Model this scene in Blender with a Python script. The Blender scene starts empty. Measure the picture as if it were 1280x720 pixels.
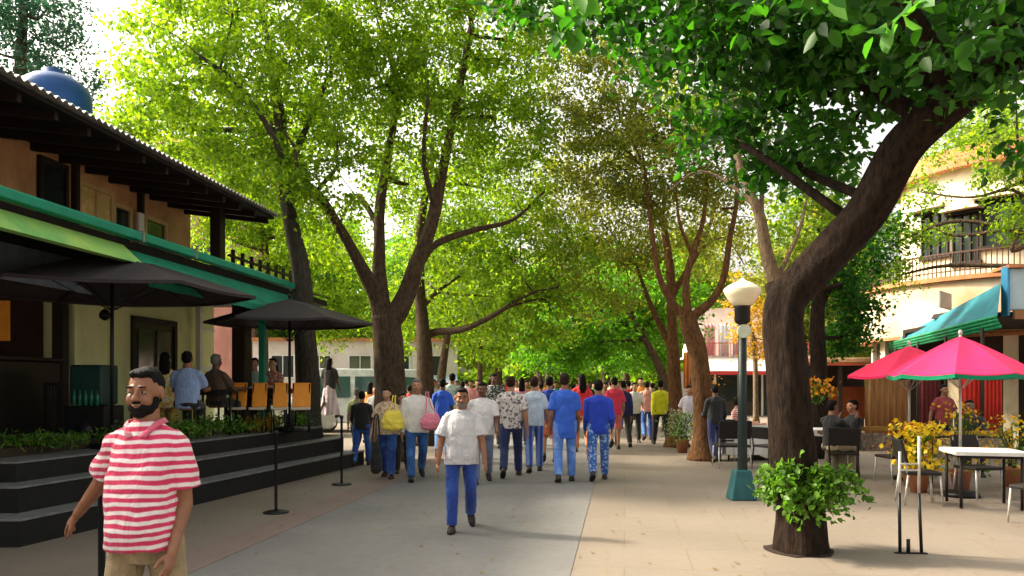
import bpy, math, random
import numpy as np
from mathutils import Vector, Matrix, noise as mnoise
R = math.radians
scene = bpy.context.scene
COL = scene.collection
H0, F, YH = 1.65, 1000.0, 478.0        # camera height, focal in photo px, horizon row

def P(px, py, d):                       # a point seen at a photo pixel, d metres ahead
    return Vector(((px-640)/F*d, d, H0-(py-YH)/F*d))
def G(px, py):                          # ground point at a photo pixel
    d = H0*F/(py-YH)
    return Vector(((px-640)/F*d, d, 0))

# ---------------------------------------------------------------- materials
MATS = {}
def new_mat(name):
    m = bpy.data.materials.new(name); m.use_nodes = True
    nt = m.node_tree; nt.nodes.clear()
    out = nt.nodes.new('ShaderNodeOutputMaterial')
    b = nt.nodes.new('ShaderNodeBsdfPrincipled')
    nt.links.new(b.outputs[0], out.inputs[0])
    return m, nt, b, out
def rgb(c): return (c[0], c[1], c[2], 1)
def N(nt, t, **kw):
    n = nt.nodes.new(t)
    for k, v in kw.items():
        if k in n.inputs: n.inputs[k].default_value = v
        else: setattr(n, k, v)
    return n
def coords(nt, scale=(1,1,1), kind='Object'):
    tc = N(nt, 'ShaderNodeTexCoord'); mp = N(nt, 'ShaderNodeMapping')
    mp.inputs['Scale'].default_value = scale
    nt.links.new(tc.outputs[kind], mp.inputs[0]); return mp.outputs[0]
def mixc(nt, fac, a, b, blend='MIX'):
    n = N(nt, 'ShaderNodeMix', data_type='RGBA', blend_type=blend)
    for s, v in ((0, fac), (6, a), (7, b)):
        if hasattr(v, 'links') or hasattr(v, 'is_output'): nt.links.new(v, n.inputs[s])
        else: n.inputs[s].default_value = v if s == 0 else rgb(v)
    return n.outputs[2]
def ramp(nt, fac, lo, hi, a=0.0, b=1.0):
    n = N(nt, 'ShaderNodeMapRange'); n.inputs[1].default_value = lo; n.inputs[2].default_value = hi
    n.inputs[3].default_value = a; n.inputs[4].default_value = b
    nt.links.new(fac, n.inputs[0]); return n.outputs[0]
def bump(nt, b, h, strength, dist=0.01):
    n = N(nt, 'ShaderNodeBump'); n.inputs['Strength'].default_value = strength; n.inputs['Distance'].default_value = dist
    nt.links.new(h, n.inputs['Height']); nt.links.new(n.outputs[0], b.inputs['Normal'])
def plain(name, c, c2=None, rough=0.6, metal=0.0, scale=6, bmp=0.15, bd=0.004, stretch=(1,1,1)):
    if name in MATS: return MATS[name]
    m, nt, b, o = new_mat(name)
    v = coords(nt, stretch)
    n = N(nt, 'ShaderNodeTexNoise', Scale=scale, Detail=6.0, Roughness=0.6); nt.links.new(v, n.inputs['Vector'])
    c2 = c2 or tuple(x*0.72 for x in c)
    ns = N(nt, 'ShaderNodeTexNoise', Scale=1.1, Detail=7.0, Roughness=.7, Distortion=.8); nt.links.new(coords(nt, (1,1,.4)), ns.inputs['Vector'])
    base = mixc(nt, ramp(nt, n.outputs[0], .35, .68), c, c2)
    nt.links.new(mixc(nt, ramp(nt, ns.outputs[0], .5, .72, 0, .42), base, tuple(x*.5+.004 for x in c2)), b.inputs['Base Color'])
    b.inputs['Roughness'].default_value = rough; b.inputs['Metallic'].default_value = metal; b.inputs['Specular IOR Level'].default_value = .3
    n2 = N(nt, 'ShaderNodeTexNoise', Scale=scale*9, Detail=4.0); nt.links.new(v, n2.inputs['Vector'])
    if bmp: bump(nt, b, n2.outputs[0], bmp, bd)
    MATS[name] = m; return m
def cloth(name, c, pattern=None, c2=(.8,.8,.8), rough=.85):
    key = 'cloth_'+name
    if key in MATS: return MATS[key]
    m, nt, b, o = new_mat(key)
    v = coords(nt)
    n = N(nt, 'ShaderNodeTexNoise', Scale=7.0, Detail=4.0); nt.links.new(v, n.inputs['Vector'])
    col = mixc(nt, ramp(nt, n.outputs[0], .3, .7), c, tuple(x*.75 for x in c))
    if pattern == 'stripes':
        d = N(nt, 'ShaderNodeTexNoise', Scale=5.0, Detail=2.0); nt.links.new(v, d.inputs['Vector'])
        sp = N(nt, 'ShaderNodeSeparateXYZ'); nt.links.new(v, sp.inputs[0])
        a = N(nt, 'ShaderNodeMath', operation='MULTIPLY_ADD'); nt.links.new(d.outputs[0], a.inputs[0]); a.inputs[1].default_value = .045; nt.links.new(sp.outputs[2], a.inputs[2])
        s = N(nt, 'ShaderNodeMath', operation='MULTIPLY'); nt.links.new(a.outputs[0], s.inputs[0]); s.inputs[1].default_value = 2*math.pi/.041
        w = N(nt, 'ShaderNodeMath', operation='SINE'); nt.links.new(s.outputs[0], w.inputs[0])
        col = mixc(nt, ramp(nt, w.outputs[0], -.55, .25), c2, col)
    elif pattern == 'print':
        d = N(nt, 'ShaderNodeTexNoise', Scale=22.0, Detail=3.0); nt.links.new(v, d.inputs['Vector'])
        col = mixc(nt, ramp(nt, d.outputs[0], .52, .58), col, c2)
    elif pattern == 'vstripe':
        sp = N(nt, 'ShaderNodeSeparateXYZ'); nt.links.new(v, sp.inputs[0])
        s = N(nt, 'ShaderNodeMath', operation='MULTIPLY'); nt.links.new(sp.outputs[0], s.inputs[0]); s.inputs[1].default_value = 60
        w = N(nt, 'ShaderNodeMath', operation='SINE'); nt.links.new(s.outputs[0], w.inputs[0])
        col = mixc(nt, ramp(nt, w.outputs[0], 0, .3), col, c2)
    elif pattern == 'denim':
        d = N(nt, 'ShaderNodeTexNoise', Scale=4.0, Detail=3.0); nt.links.new(v, d.inputs['Vector'])
        col = mixc(nt, ramp(nt, d.outputs[0], .5, .68), col, c2)
    nt.links.new(col, b.inputs['Base Color'])
    b.inputs['Roughness'].default_value = rough
    b.inputs['Sheen Weight'].default_value = .15
    n2 = N(nt, 'ShaderNodeTexNoise', Scale=420.0, Detail=2.0); nt.links.new(v, n2.inputs['Vector'])
    wr = N(nt, 'ShaderNodeTexNoise', Scale=6.0, Detail=3.0, Roughness=.55, Distortion=1.6); nt.links.new(coords(nt, (1.8,1.8,.8)), wr.inputs['Vector'])
    b1 = N(nt, 'ShaderNodeBump'); b1.inputs['Strength'].default_value = .5; b1.inputs['Distance'].default_value = .06; nt.links.new(wr.outputs[0], b1.inputs['Height'])
    b2 = N(nt, 'ShaderNodeBump'); b2.inputs['Strength'].default_value = .25; b2.inputs['Distance'].default_value = .002; nt.links.new(n2.outputs[0], b2.inputs['Height'])
    nt.links.new(b1.outputs[0], b2.inputs['Normal']); nt.links.new(b2.outputs[0], b.inputs['Normal'])
    MATS[key] = m; return m
def skin(name, c):
    key = 'skin_'+name
    if key in MATS: return MATS[key]
    m, nt, b, o = new_mat(key); v = coords(nt)
    n = N(nt, 'ShaderNodeTexNoise', Scale=18.0, Detail=5.0); nt.links.new(v, n.inputs['Vector'])
    nt.links.new(mixc(nt, ramp(nt, n.outputs[0], .3, .7), c, (c[0]*.8, c[1]*.68, c[2]*.65)), b.inputs['Base Color'])
    b.inputs['Roughness'].default_value = .48
    b.inputs['Subsurface Weight'].default_value = .08; b.inputs['Subsurface Radius'].default_value = (.012,.005,.003)
    n2 = N(nt, 'ShaderNodeTexNoise', Scale=300.0); nt.links.new(v, n2.inputs['Vector']); bump(nt, b, n2.outputs[0], .2, .001)
    MATS[key] = m; return m
def hairm(name, c):
    key = 'hair_'+name
    if key in MATS: return MATS[key]
    m, nt, b, o = new_mat(key); v = coords(nt, (1,1,.25))
    n = N(nt, 'ShaderNodeTexNoise', Scale=160.0, Detail=5.0); nt.links.new(v, n.inputs['Vector'])
    nt.links.new(mixc(nt, n.outputs[0], c, tuple(x*1.6+.001 for x in c)), b.inputs['Base Color'])
    b.inputs['Roughness'].default_value = .7; b.inputs['Specular IOR Level'].default_value = .12; bump(nt, b, n.outputs[0], .7, .004)
    MATS[key] = m; return m
def leafm(name, ca, cb, trans=.45, tcol=None, rough=.5):
    m, nt, b, out = new_mat(name)
    at = N(nt, 'ShaderNodeAttribute', attribute_name='tint')
    col = mixc(nt, at.outputs['Fac'], ca, cb)
    nt.links.new(col, b.inputs['Base Color']); b.inputs['Roughness'].default_value = rough
    b.inputs['Specular IOR Level'].default_value = .35
    t = N(nt, 'ShaderNodeBsdfTranslucent')
    nt.links.new(mixc(nt, 1.0, col, tcol or (2.2, 2.1, .7), 'MULTIPLY'), t.inputs[0])
    mx = N(nt, 'ShaderNodeMixShader'); mx.inputs[0].default_value = trans
    nt.links.new(b.outputs[0], mx.inputs[1]); nt.links.new(t.outputs[0], mx.inputs[2]); nt.links.new(mx.outputs[0], out.inputs[0])
    return m
def barkm(name, c, c2, scale=1.0, bs=.9):
    m, nt, b, o = new_mat(name)
    v = coords(nt, (1, 1, .28))
    n = N(nt, 'ShaderNodeTexNoise', Scale=26.0*scale, Detail=8.0, Roughness=.65); nt.links.new(v, n.inputs['Vector'])
    big = N(nt, 'ShaderNodeTexNoise', Scale=3.0*scale, Detail=3.0); nt.links.new(coords(nt), big.inputs['Vector'])
    vo = N(nt, 'ShaderNodeTexNoise', Scale=60.0*scale, Detail=6.0, Roughness=.7); nt.links.new(coords(nt, (1,1,.16)), vo.inputs['Vector'])
    col = mixc(nt, ramp(nt, n.outputs[0], .35, .65), c, c2)
    col = mixc(nt, ramp(nt, big.outputs[0], .55, .75, 0, .6), col, (c2[0]*1.5, c2[1]*1.7, c2[2]*1.3))
    nt.links.new(col, b.inputs['Base Color']); b.inputs['Roughness'].default_value = .92; b.inputs['Specular IOR Level'].default_value = .15
    a = N(nt, 'ShaderNodeMath', operation='ADD'); nt.links.new(n.outputs[0], a.inputs[0]); nt.links.new(ramp(nt, vo.outputs[0], .3, .7, 0, .9), a.inputs[1])
    bump(nt, b, a.outputs[0], bs, .03)
    return m
def glassm(name, c=(.02,.03,.03), rough=.06):
    if name in MATS: return MATS[name]
    m, nt, b, o = new_mat(name); b.inputs['Base Color'].default_value = rgb(c)
    v = coords(nt); n = N(nt, 'ShaderNodeTexNoise', Scale=2.0); nt.links.new(v, n.inputs['Vector'])
    nt.links.new(ramp(nt, n.outputs[0], .3, .7, rough, rough+.12), b.inputs['Roughness'])
    b.inputs['Specular IOR Level'].default_value = .8
    MATS[name] = m; return m

# ---------------------------------------------------------------- objects
def setp(o, label=None, cat=None, group=None, kind=None):
    if label: o['label'] = label
    if cat: o['category'] = cat
    if group: o['group'] = group
    if kind: o['kind'] = kind
    return o
def thing(name, label, cat, loc=(0,0,0), rz=0, group=None):
    o = bpy.data.objects.new(name, None); COL.objects.link(o)
    o.location = loc; o.rotation_euler = (0,0,rz); o.empty_display_size = .2
    return setp(o, label, cat, group)
def link(name, me, mat, parent=None, smooth=False):
    if mat: me.materials.append(mat)
    o = bpy.data.objects.new(name, me); COL.objects.link(o)
    if parent: o.parent = parent
    if smooth: me.polygons.foreach_set('use_smooth', [True]*len(me.polygons))
    return o
def children(o): return [c for c in bpy.data.objects if c.parent == o]
def copy_tree(o, parent=None, kids=None):
    c = o.copy(); COL.objects.link(c); c.parent = parent
    for ch in list(o.children): copy_tree(ch, c)
    return c
class MB:
    def __init__(s): s.v = []; s.f = []
    def add(s, vs, fs):
        n = len(s.v); s.v += [tuple(x) for x in vs]; s.f += [tuple(i+n for i in f) for f in fs]; return s
    def box(s, x0, x1, y0, y1, z0, z1):
        vs = [(x0,y0,z0),(x1,y0,z0),(x1,y1,z0),(x0,y1,z0),(x0,y0,z1),(x1,y0,z1),(x1,y1,z1),(x0,y1,z1)]
        return s.add(vs, [(0,3,2,1),(4,5,6,7),(0,1,5,4),(1,2,6,5),(2,3,7,6),(3,0,4,7)])
    def hexa(s, bot, top):      # bottom quad, top quad
        return s.add(list(bot)+list(top), [(0,3,2,1),(4,5,6,7),(0,1,5,4),(1,2,6,5),(2,3,7,6),(3,0,4,7)])
    def poly(s, pts, z0, z1):   # extruded outline
        n = len(pts)
        vs = [(p[0],p[1],z0) for p in pts]+[(p[0],p[1],z1) for p in pts]
        return s.add(vs, [tuple(range(n-1,-1,-1)), tuple(range(n,2*n))]+[(i,(i+1)%n,n+(i+1)%n,n+i) for i in range(n)])
    def tube(s, pts, rad, seg=8, cap=True, ell=None, wob=0.0, seed=0):
        pts = [Vector(p) for p in pts]
        if not isinstance(rad, (list, tuple)): rad = [rad]*len(pts)
        n0 = len(s.v); up = None; vs = []
        for i, p in enumerate(pts):
            t = (pts[min(i+1,len(pts)-1)]-pts[max(i-1,0)])
            t = t.normalized() if t.length > 1e-9 else Vector((0,0,1))
            if up is None:
                up = Vector((1,0,0)) if abs(t.x) < .9 else Vector((0,1,0))
            up = (up - t*up.dot(t)).normalized(); w = t.cross(up)
            for k in range(seg):
                a = 2*math.pi*k/seg
                r = rad[i]
                d = up*math.cos(a)+w*math.sin(a)
                if wob:
                    q = p+d*r
                    r *= 1+wob*(mnoise.noise(Vector((d.x*1.3+seed, d.y*1.3, p.z*.8)))+.45*mnoise.noise(Vector((d.x*4+seed, d.y*4, p.z*2.5))))
                vs.append(p+d*r)
        fs = []
        for i in range(len(pts)-1):
            for k in range(seg):
                a = i*seg+k; b = i*seg+(k+1)%seg
                fs.append((a,b,b+seg,a+seg))
        if cap: fs += [tuple(range(seg-1,-1,-1)), tuple(range((len(pts)-1)*seg, len(pts)*seg))]
        return s.add(vs, fs)
    def lathe(s, prof, c=(0,0,0), seg=24):
        vs = []; fs = []
        for (r, z) in prof:
            for k in range(seg):
                a = 2*math.pi*k/seg; vs.append((c[0]+r*math.cos(a), c[1]+r*math.sin(a), c[2]+z))
        for i in range(len(prof)-1):
            for k in range(seg):
                a = i*seg+k; b = i*seg+(k+1)%seg; fs.append((a,b,b+seg,a+seg))
        fs += [tuple(range(seg-1,-1,-1)), tuple(range((len(prof)-1)*seg, len(prof)*seg))]
        return s.add(vs, fs)
    def loft(s, rings, seg=16, M=None, power=2.0):   # rings: (center, rx, ry)
        vs = []; fs = []
        for (c, rx, ry) in rings:
            for k in range(seg):
                a = 2*math.pi*k/seg; ca, sa = math.cos(a), math.sin(a)
                e = 2.0/power
                p = Vector((c[0]+rx*math.copysign(abs(ca)**e, ca), c[1]+ry*math.copysign(abs(sa)**e, sa), c[2]))
                vs.append(M@p if M else p)
        for i in range(len(rings)-1):
            for k in range(seg):
                a = i*seg+k; b = i*seg+(k+1)%seg; fs.append((a,b,b+seg,a+seg))
        fs += [tuple(range(seg-1,-1,-1)), tuple(range((len(rings)-1)*seg, len(rings)*seg))]
        return s.add(vs, fs)
    def ell(s, c, r, M=None, seg=14, rings=9):
        vs = []; fs = []; c = Vector(c)
        for i in range(1, rings):
            th = math.pi*i/rings
            for k in range(seg):
                a = 2*math.pi*k/seg
                p = Vector((r[0]*math.sin(th)*math.cos(a), r[1]*math.sin(th)*math.sin(a), -r[2]*math.cos(th)))+c
                vs.append(M@p if M else p)
        lo = c+Vector((0,0,-r[2])); hi = c+Vector((0,0,r[2]))
        vs += [M@lo if M else lo, M@hi if M else hi]; n = (rings-1)*seg
        for i in range(rings-2):
            for k in range(seg):
                a = i*seg+k; b = i*seg+(k+1)%seg; fs.append((a,b,b+seg,a+seg))
        for k in range(seg):
            fs.append((n, (k+1)%seg, k)); fs.append((n+1, (rings-2)*seg+k, (rings-2)*seg+(k+1)%seg))
        return s.add(vs, fs)
    def cap(s, p0, p1, r0, r1, seg=12):
        p0 = Vector(p0); p1 = Vector(p1); t = (p1-p0)
        if t.length < 1e-6: t = Vector((0,0,1))
        t.normalize(); pts = []; rad = []
        for k in (0, 1, 2, 3): 
            a = math.pi/2*k/3.0 if k else .12
            pts.append(p0-t*r0*math.cos(a)); rad.append(max(r0*math.sin(a), r0*.1))
        for k in (0, 1, 2, 3):
            a = math.pi/2*(1-k/3.0) if k < 3 else .12
            pts.append(p1+t*r1*math.cos(a)); rad.append(max(r1*math.sin(a), r1*.1))
        # keep the direction stable along degenerate ends
        return s.tube(pts, rad, seg)
    def mesh(s, name):
        me = bpy.data.meshes.new(name); me.from_pydata(s.v, [], s.f); me.update(); return me
    def build(s, name, mat, parent=None, smooth=False, bevel=0.0):
        me = s.mesh(name); o = link(name, me, mat, parent, smooth)
        if bevel:
            m = o.modifiers.new('b', 'BEVEL'); m.width = bevel; m.segments = 2; m.limit_method = 'ANGLE'
        return o
    def vox(s, name, mat, parent, vs, smooth=4, fold=0.0, fscale=(7,7,3), clampz=None, seed=0.0, sf=.5):
        tmp = bpy.data.objects.new('tmp', s.mesh('tmp')); COL.objects.link(tmp)
        m = tmp.modifiers.new('r', 'REMESH'); m.mode = 'VOXEL'; m.voxel_size = vs; m.use_smooth_shade = True
        if smooth:
            m = tmp.modifiers.new('s', 'SMOOTH'); m.factor = sf; m.iterations = smooth
        dg = bpy.context.evaluated_depsgraph_get(); dg.update()
        me = bpy.data.meshes.new_from_object(tmp.evaluated_get(dg)); me.name = name
        bpy.data.objects.remove(tmp)
        if fold or clampz is not None:
            n = len(me.vertices); co = np.empty(n*3, 'f'); me.vertices.foreach_get('co', co); co = co.reshape(-1,3)
            no = np.empty(n*3, 'f'); me.vertices.foreach_get('normal', no); no = no.reshape(-1,3)
            if fold:
                f = np.array([mnoise.noise((c[0]*fscale[0]+seed, c[1]*fscale[1], c[2]*fscale[2]+c[0]*2))+.5*mnoise.noise((c[0]*fscale[0]*2.1+c[2]*9, c[1]*fscale[1]*2, c[2]*fscale[2]*3+seed)) for c in co], 'f')
                co = co+no*(f*fold)[:,None]
            if clampz is not None: co[:,2] = np.maximum(co[:,2], clampz)
            me.vertices.foreach_set('co', co.astype('f').ravel()); me.update()
        return link(name, me, mat, parent, True)

def spline(pts, n):
    pts = [Vector(p) for p in pts]; out = []
    if len(pts) == 2: return [pts[0].lerp(pts[1], i/n) for i in range(n+1)]
    q = [pts[0]*2-pts[1]]+pts+[pts[-1]*2-pts[-2]]
    for i in range(1, len(q)-2):
        for k in range(n):
            t = k/n; a, b, c, d = q[i-1], q[i], q[i+1], q[i+2]
            out.append(.5*((2*b)+(c-a)*t+(2*a-5*b+4*c-d)*t*t+(3*b-a-3*c+d)*t**3))
    out.append(pts[-1]); return out

# ---------------------------------------------------------------- foliage
DENS = .84
def leaf_mesh(name, C, L, W, rng, upbias=.8, droop=.5, folded=False):
    n = len(C); rs = np.random.RandomState(rng)
    def nz(a): return a/np.maximum(np.linalg.norm(a, axis=1, keepdims=True), 1e-6)
    nrm = nz(rs.normal(size=(n,3))+np.array([0,0,upbias]))
    ax = rs.normal(size=(n,3))+np.array([0,0,-droop]); ax = nz(ax-nrm*(ax*nrm).sum(1,keepdims=True))
    sd = np.cross(nrm, ax)
    sz = (rs.uniform(.65,1.25,(n,1)))
    Ls = L*sz; Ws = W*sz*rs.uniform(.8,1.2,(n,1))
    if folded:
        cv = rs.uniform(.05,.3,(n,1)); mid = C+ax*Ls*.5+nrm*Ls*cv*.25
        def pt(u, w_): return C+ax*Ls*u+nrm*(Ws*abs(w_)*.35-Ls*cv*(u-.5)**2+Ls*cv*.25)+sd*Ws*w_
        v = np.stack([C, pt(.28,.46), pt(.62,.42), C+ax*Ls, pt(.62,-.42), pt(.28,-.46), mid], 1)
        k = 7; idx = np.array([0,6,3,2,1, 0,5,4,3,6]); nf = 2; pv = 5
    else:
        v = np.stack([C, C+ax*Ls*.42+sd*Ws*.5, C+ax*Ls-nrm*Ls*.15, C+ax*Ls*.42-sd*Ws*.5], 1)
        k = 4; idx = np.array([0,1,2,3]); nf = 1; pv = 4
    v = v.reshape(-1,3)
    me = bpy.data.meshes.new(name)
    me.vertices.add(n*k); me.vertices.foreach_set('co', v.astype('f').ravel())
    me.loops.add(n*pv*nf); me.loops.foreach_set('vertex_index', (np.arange(n)[:,None]*k+idx[None]).astype('i').ravel())
    me.polygons.add(n*nf); me.polygons.foreach_set('loop_start', np.arange(0,n*pv*nf,pv,dtype='i'))
    me.update(calc_edges=True)
    t = np.clip(rs.uniform(0,1,n)**1.3,0,1)
    a = me.attributes.new('tint', 'FLOAT', 'FACE'); a.data.foreach_set('value', np.repeat(t, nf).astype('f'))
    return me
def blob_points(blobs, rs, dm=1.0):
    """blobs: (center, (rx,ry,rz), clumps) -> clump centres, denser towards the shell"""
    out = []
    for c, r, n in blobs:
        n = max(3,int(n*DENS*dm))
        d = rs.normal(size=(n,3)); d /= np.linalg.norm(d,axis=1,keepdims=True)
        rad = rs.uniform(.15,1,(n,1))**.45
        out.append(np.array(c)[None]+d*rad*np.array(r)[None])
    return np.concatenate(out)
def crown(cl, per, spread, rs):
    n = len(cl); k = per
    sp = spread*rs.uniform(.6,1.3,(n,1,1))
    off = rs.normal(size=(n,k,3))*sp*np.array([1,1,.6])
    return (cl[:,None]+off).reshape(-1,3)
def make_tree(label, base, limbs, blobs, lm, bm, seed, per=45, spread=.3, L=.12, W=.06, name='tree', seg=12, wob=.12, twig=.3, twr=.016, flare=.45, dm=1.0, group=None, folded=False, cat='tree', extra=None, upbias=.8, droop=.5):
    rs = np.random.RandomState(seed); base = Vector(base)
    t = thing(name, label, cat, base, 0, group)
    mb = MB(); samples = []
    for pts, r0, r1 in limbs:
        sp = spline([Vector(p)-base for p in pts], 6); n = len(sp)
        rad = [r0+(r1-r0)*(i/(n-1))**.8 for i in range(n)]
        if abs(sp[0].z) < .15:
            for i in range(n):
                z = sp[i].z
                rad[i] *= 1+flare*math.exp(-max(z,0)/(r0*1.1))
        mb.tube(sp, rad, seg, wob=wob, seed=seed*.37)
        samples += [(p, r) for p, r in zip(sp, rad)][n//3:]
    cl = blob_points([(Vector(c)-base, r, n) for c, r, n in blobs], rs, dm)
    S = np.array([list(p) for p, r in samples]); 
    idx = rs.permutation(len(cl))[:int(len(cl)*twig)]
    hubs = []
    # secondary branches to sub-hubs, then twigs
    for c, r, n in blobs:
        c0 = np.array(Vector(c)-base)
        k = int(np.argmin(((S-c0)**2).sum(1)+ (S[:,2]>c0[2])*4)); p0 = Vector(S[k]); p3 = Vector(c0)
        mid = p0.lerp(p3,.5)+Vector(rs.normal(size=3)*.25)+Vector((0,0,.12*(p3-p0).length))
        q = spline([p0, mid, p3], 5); rr = min(samples[k][1]*.7, twr*4.5)
        mb.tube(q, [rr*(1-.65*i/(len(q)-1)) for i in range(len(q))], 6)
        hubs += [list(x) for x in q[2:]]
    A = np.concatenate([S, np.array(hubs)]) if hubs else S
    for i in idx:
        c = cl[i]; k = int(np.argmin(((A-c)**2).sum(1))); p0 = Vector(A[k]); p3 = Vector(c)
        if (p3-p0).length < .1: continue
        mid = p0.lerp(p3,.5)+Vector(rs.normal(size=3)*.12*(p3-p0).length)+Vector((0,0,.08))
        q = [p0, p0.lerp(mid,.6), mid.lerp(p3,.3), p3]
        mb.tube(q, [twr*.7, twr*.55, twr*.4, twr*.2], 4, cap=False)
    mb.build('trunk', bm, t, True)
    C = crown(cl, int(per*1.5), spread*.70, rs); L *= .86; W *= .86
    me = leaf_mesh('crown', C, L, W, seed, folded=folded, upbias=upbias, droop=droop)
    link('crown', me, lm, t)
    return t
# ================================================================ people
def rotx(a): return Matrix.Rotation(a, 3, 'X')
def dirv(flex, ab, side):        # a limb hanging down, flexed forward (-Y), abducted outwards
    v = Vector((0,0,-1)); v = Matrix.Rotation(-flex, 3, 'X')@v          # forward = -Y
    v = Matrix.Rotation(-ab*side, 3, 'Y')@v
    return v
SHOE = lambda: plain('shoe_leather', (.025,.02,.018), rough=.5, scale=20)
SANDAL = lambda: plain('sandal_brown', (.12,.07,.045), rough=.6, scale=20)
def make_person(label, loc, rz, H=1.72, sk='brown', shirt=None, pants=None, hair='black', hair_style='short',
                legs=((22,8),(-18,28)), arms=((-18,8,15),(16,8,22)), sleeve='short', w=1.0, belly=0.0, vs=.013,
                garment='trousers', beard=None, head=(0,0), lean=0, sit=False, group=None, shoes=None, tuck=.0,
                hem=.485, tunic=None, eyes=False, fold=.006, name='person', seatz=None, hsc=1.0, collar=None, loose=1.0, hatc=None):
    SKINS = {'brown': (.27,.12,.06), 'dark': (.14,.06,.033), 'tan': (.42,.21,.12), 'light': (.55,.32,.21)}
    sm = skin(sk, SKINS[sk]); t = thing(name, label, 'person', loc, rz, group)
    h = H
    hip_z = .53*h
    J = {}
    for i, s in ((0,-1),(1,1)):                    # 0 = the person's right (-X when facing -Y)
        th, kn = legs[i]; hp = Vector((s*.052*h*min(w,1.15), 0, hip_z))
        d1 = dirv(R(th), R(2.0 if not sit else 7), s); k = hp+d1*.245*h
        d2 = dirv(R(th-kn), R(.5), s); a = k+d2*.24*h
        pitch = R(max(min((th-kn)*.9, 25), -45)) if not sit else 0
        J['leg',i] = (hp, k, a, pitch)
    low = min(min(J['leg',i][2].z - .045*h - (abs(math.sin(J['leg',i][3]))*.05*h if J['leg',i][3]<0 else .0) for i in (0,1)), 1e9)
    dz = -low
    if sit: dz = -min(J['leg',i][2].z for i in (0,1))+.045*h
    off = Vector((0,0,dz))
    for i in (0,1):
        hp,k,a,p = J['leg',i]; J['leg',i] = (hp+off, k+off, a+off, p)
    hz = hip_z+dz
    LM = Matrix.Translation((0,0,hz))@Matrix.Rotation(R(lean), 4, 'X')@Matrix.Translation((0,0,-hip_z))   # lean + = forward
    def T(x,y,z): return LM@Vector((x,y,z))
    B = MB()
    # torso (slim, under clothes)
    B.loft([((0,0,.47*h),.07*h,.055*h),((0,0,.53*h),.085*h*w,.06*h),((0,-.01*h,.60*h),.078*h*w,.055*h),((0,-.005*h,.70*h),.09*h*w,.06*h),((0,0,.78*h),.095*h,.055*h),((0,.004*h,.825*h),.055*h,.04*h),((0,.004*h,.85*h),.033*h,.033*h)], 14, LM)
    nk = .035*h*(1+.25*(w-1))
    neck0 = T(0,.008*h,.81*h); hc = T(0,-.008*h,.93*h)
    B.cap(neck0, T(0,0,.885*h), nk*1.1, nk, 12)
    HR = (LM.to_3x3()@Matrix.Rotation(R(head[0]),3,'Z')@Matrix.Rotation(R(head[1]),3,'X')).to_4x4()
    hs = h/1.68*hsc
    HM = Matrix.Translation(hc)@HR@Matrix.Scale(hs,4)
    B.ell((0,.014,.018),(.074,.094,.096), HM, 18, 12)
    B.ell((0,-.02,-.045),(.06*(1+.1*(w-1)*2),.066,.068), HM)
    B.ell((0,-.056,-.09),(.028,.024,.02), HM)
    for s in (-1,1):
        B.ell((s*.036,-.056,-.032),(.026,.028,.032), HM); B.ell((s*.079,.012,-.006),(.010,.02,.032), HM, 8, 6)
        B.ell((s*.028,-.078,.026),(.024,.014,.009), HM, 10, 6)
    B.cap(HM@Vector((0,-.078,.014)), HM@Vector((0,-.1,-.026)), .009*hs, .014*hs, 8)
    for s in (-1,1): B.ell((s*.012,-.09,-.03),(.009,.012,.009), HM, 8, 6)
    B.ell((0,-.080,-.054),(.026,.013,.006), HM, 10, 6); B.ell((0,-.079,-.066),(.022,.013,.007), HM, 10, 6)
    S = MB(); 
    lo = loose
    if sleeve != 'none':
        hz0 = hem*h
        S.loft([((0,-.004*h-belly*.7,hz0),.1*h*w*lo,.073*h*lo+belly*.8),((0,-.004*h-belly,(hz0+.06*h)),.1*h*w*lo,.076*h*lo+belly),((0,-.006*h-belly*.9,.62*h),.098*h*w*lo,.074*h*lo+belly*.8),((0,-.008*h-belly*.2,.72*h),.1*h*w,.074*h+belly*.2),
                ((0,0,.78*h),.098*h*w,.066*h),((0,.004*h,.818*h),.074*h*w,.05*h),((0,.006*h,.84*h),.05*h,.043*h),((0,.006*h,.85*h),.038*h,.038*h)], 20, LM, 2.3)
    ends = []
    for i, s in ((0,-1),(1,1)):
        fl, ab, el = arms[i][:3]; ab2 = arms[i][3] if len(arms[i]) > 3 else ab*.55
        sh = T(s*.097*h*w, .004*h, .787*h)
        L3 = LM.to_3x3()
        d1 = L3@dirv(R(fl), R(ab), s); e = sh+d1*.175*h
        d2 = L3@dirv(R(fl+el), R(ab2), s); wr = e+d2*.15*h
        aw = .5+.5*w
        B.cap(sh, e, .031*h*aw, .024*h*aw, 10); B.cap(e, wr, .0245*h*aw, .0155*h*aw, 10)
        # hand: palm, four fingers with knuckle bends, thumb off the side of the palm
        fwd = L3@Vector((0,-1,0)); side = d2.cross(fwd).normalized()         # palm normal is towards the body
        inn = (L3@Vector((-s,0,0))); inn = (inn-d2*inn.dot(d2)).normalized(); fw = d2.cross(inn)
        if fw.dot(fwd) < 0: fw = -fw
        pc = wr+d2*.028*h
        HMx = Matrix((( fw.x, inn.x, d2.x, pc.x),(fw.y, inn.y, d2.y, pc.y),(fw.z, inn.z, d2.z, pc.z),(0,0,0,1)))
        B.ell((0,0,0),(.024*h,.012*h,.033*h), HMx, 12, 8)
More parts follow.
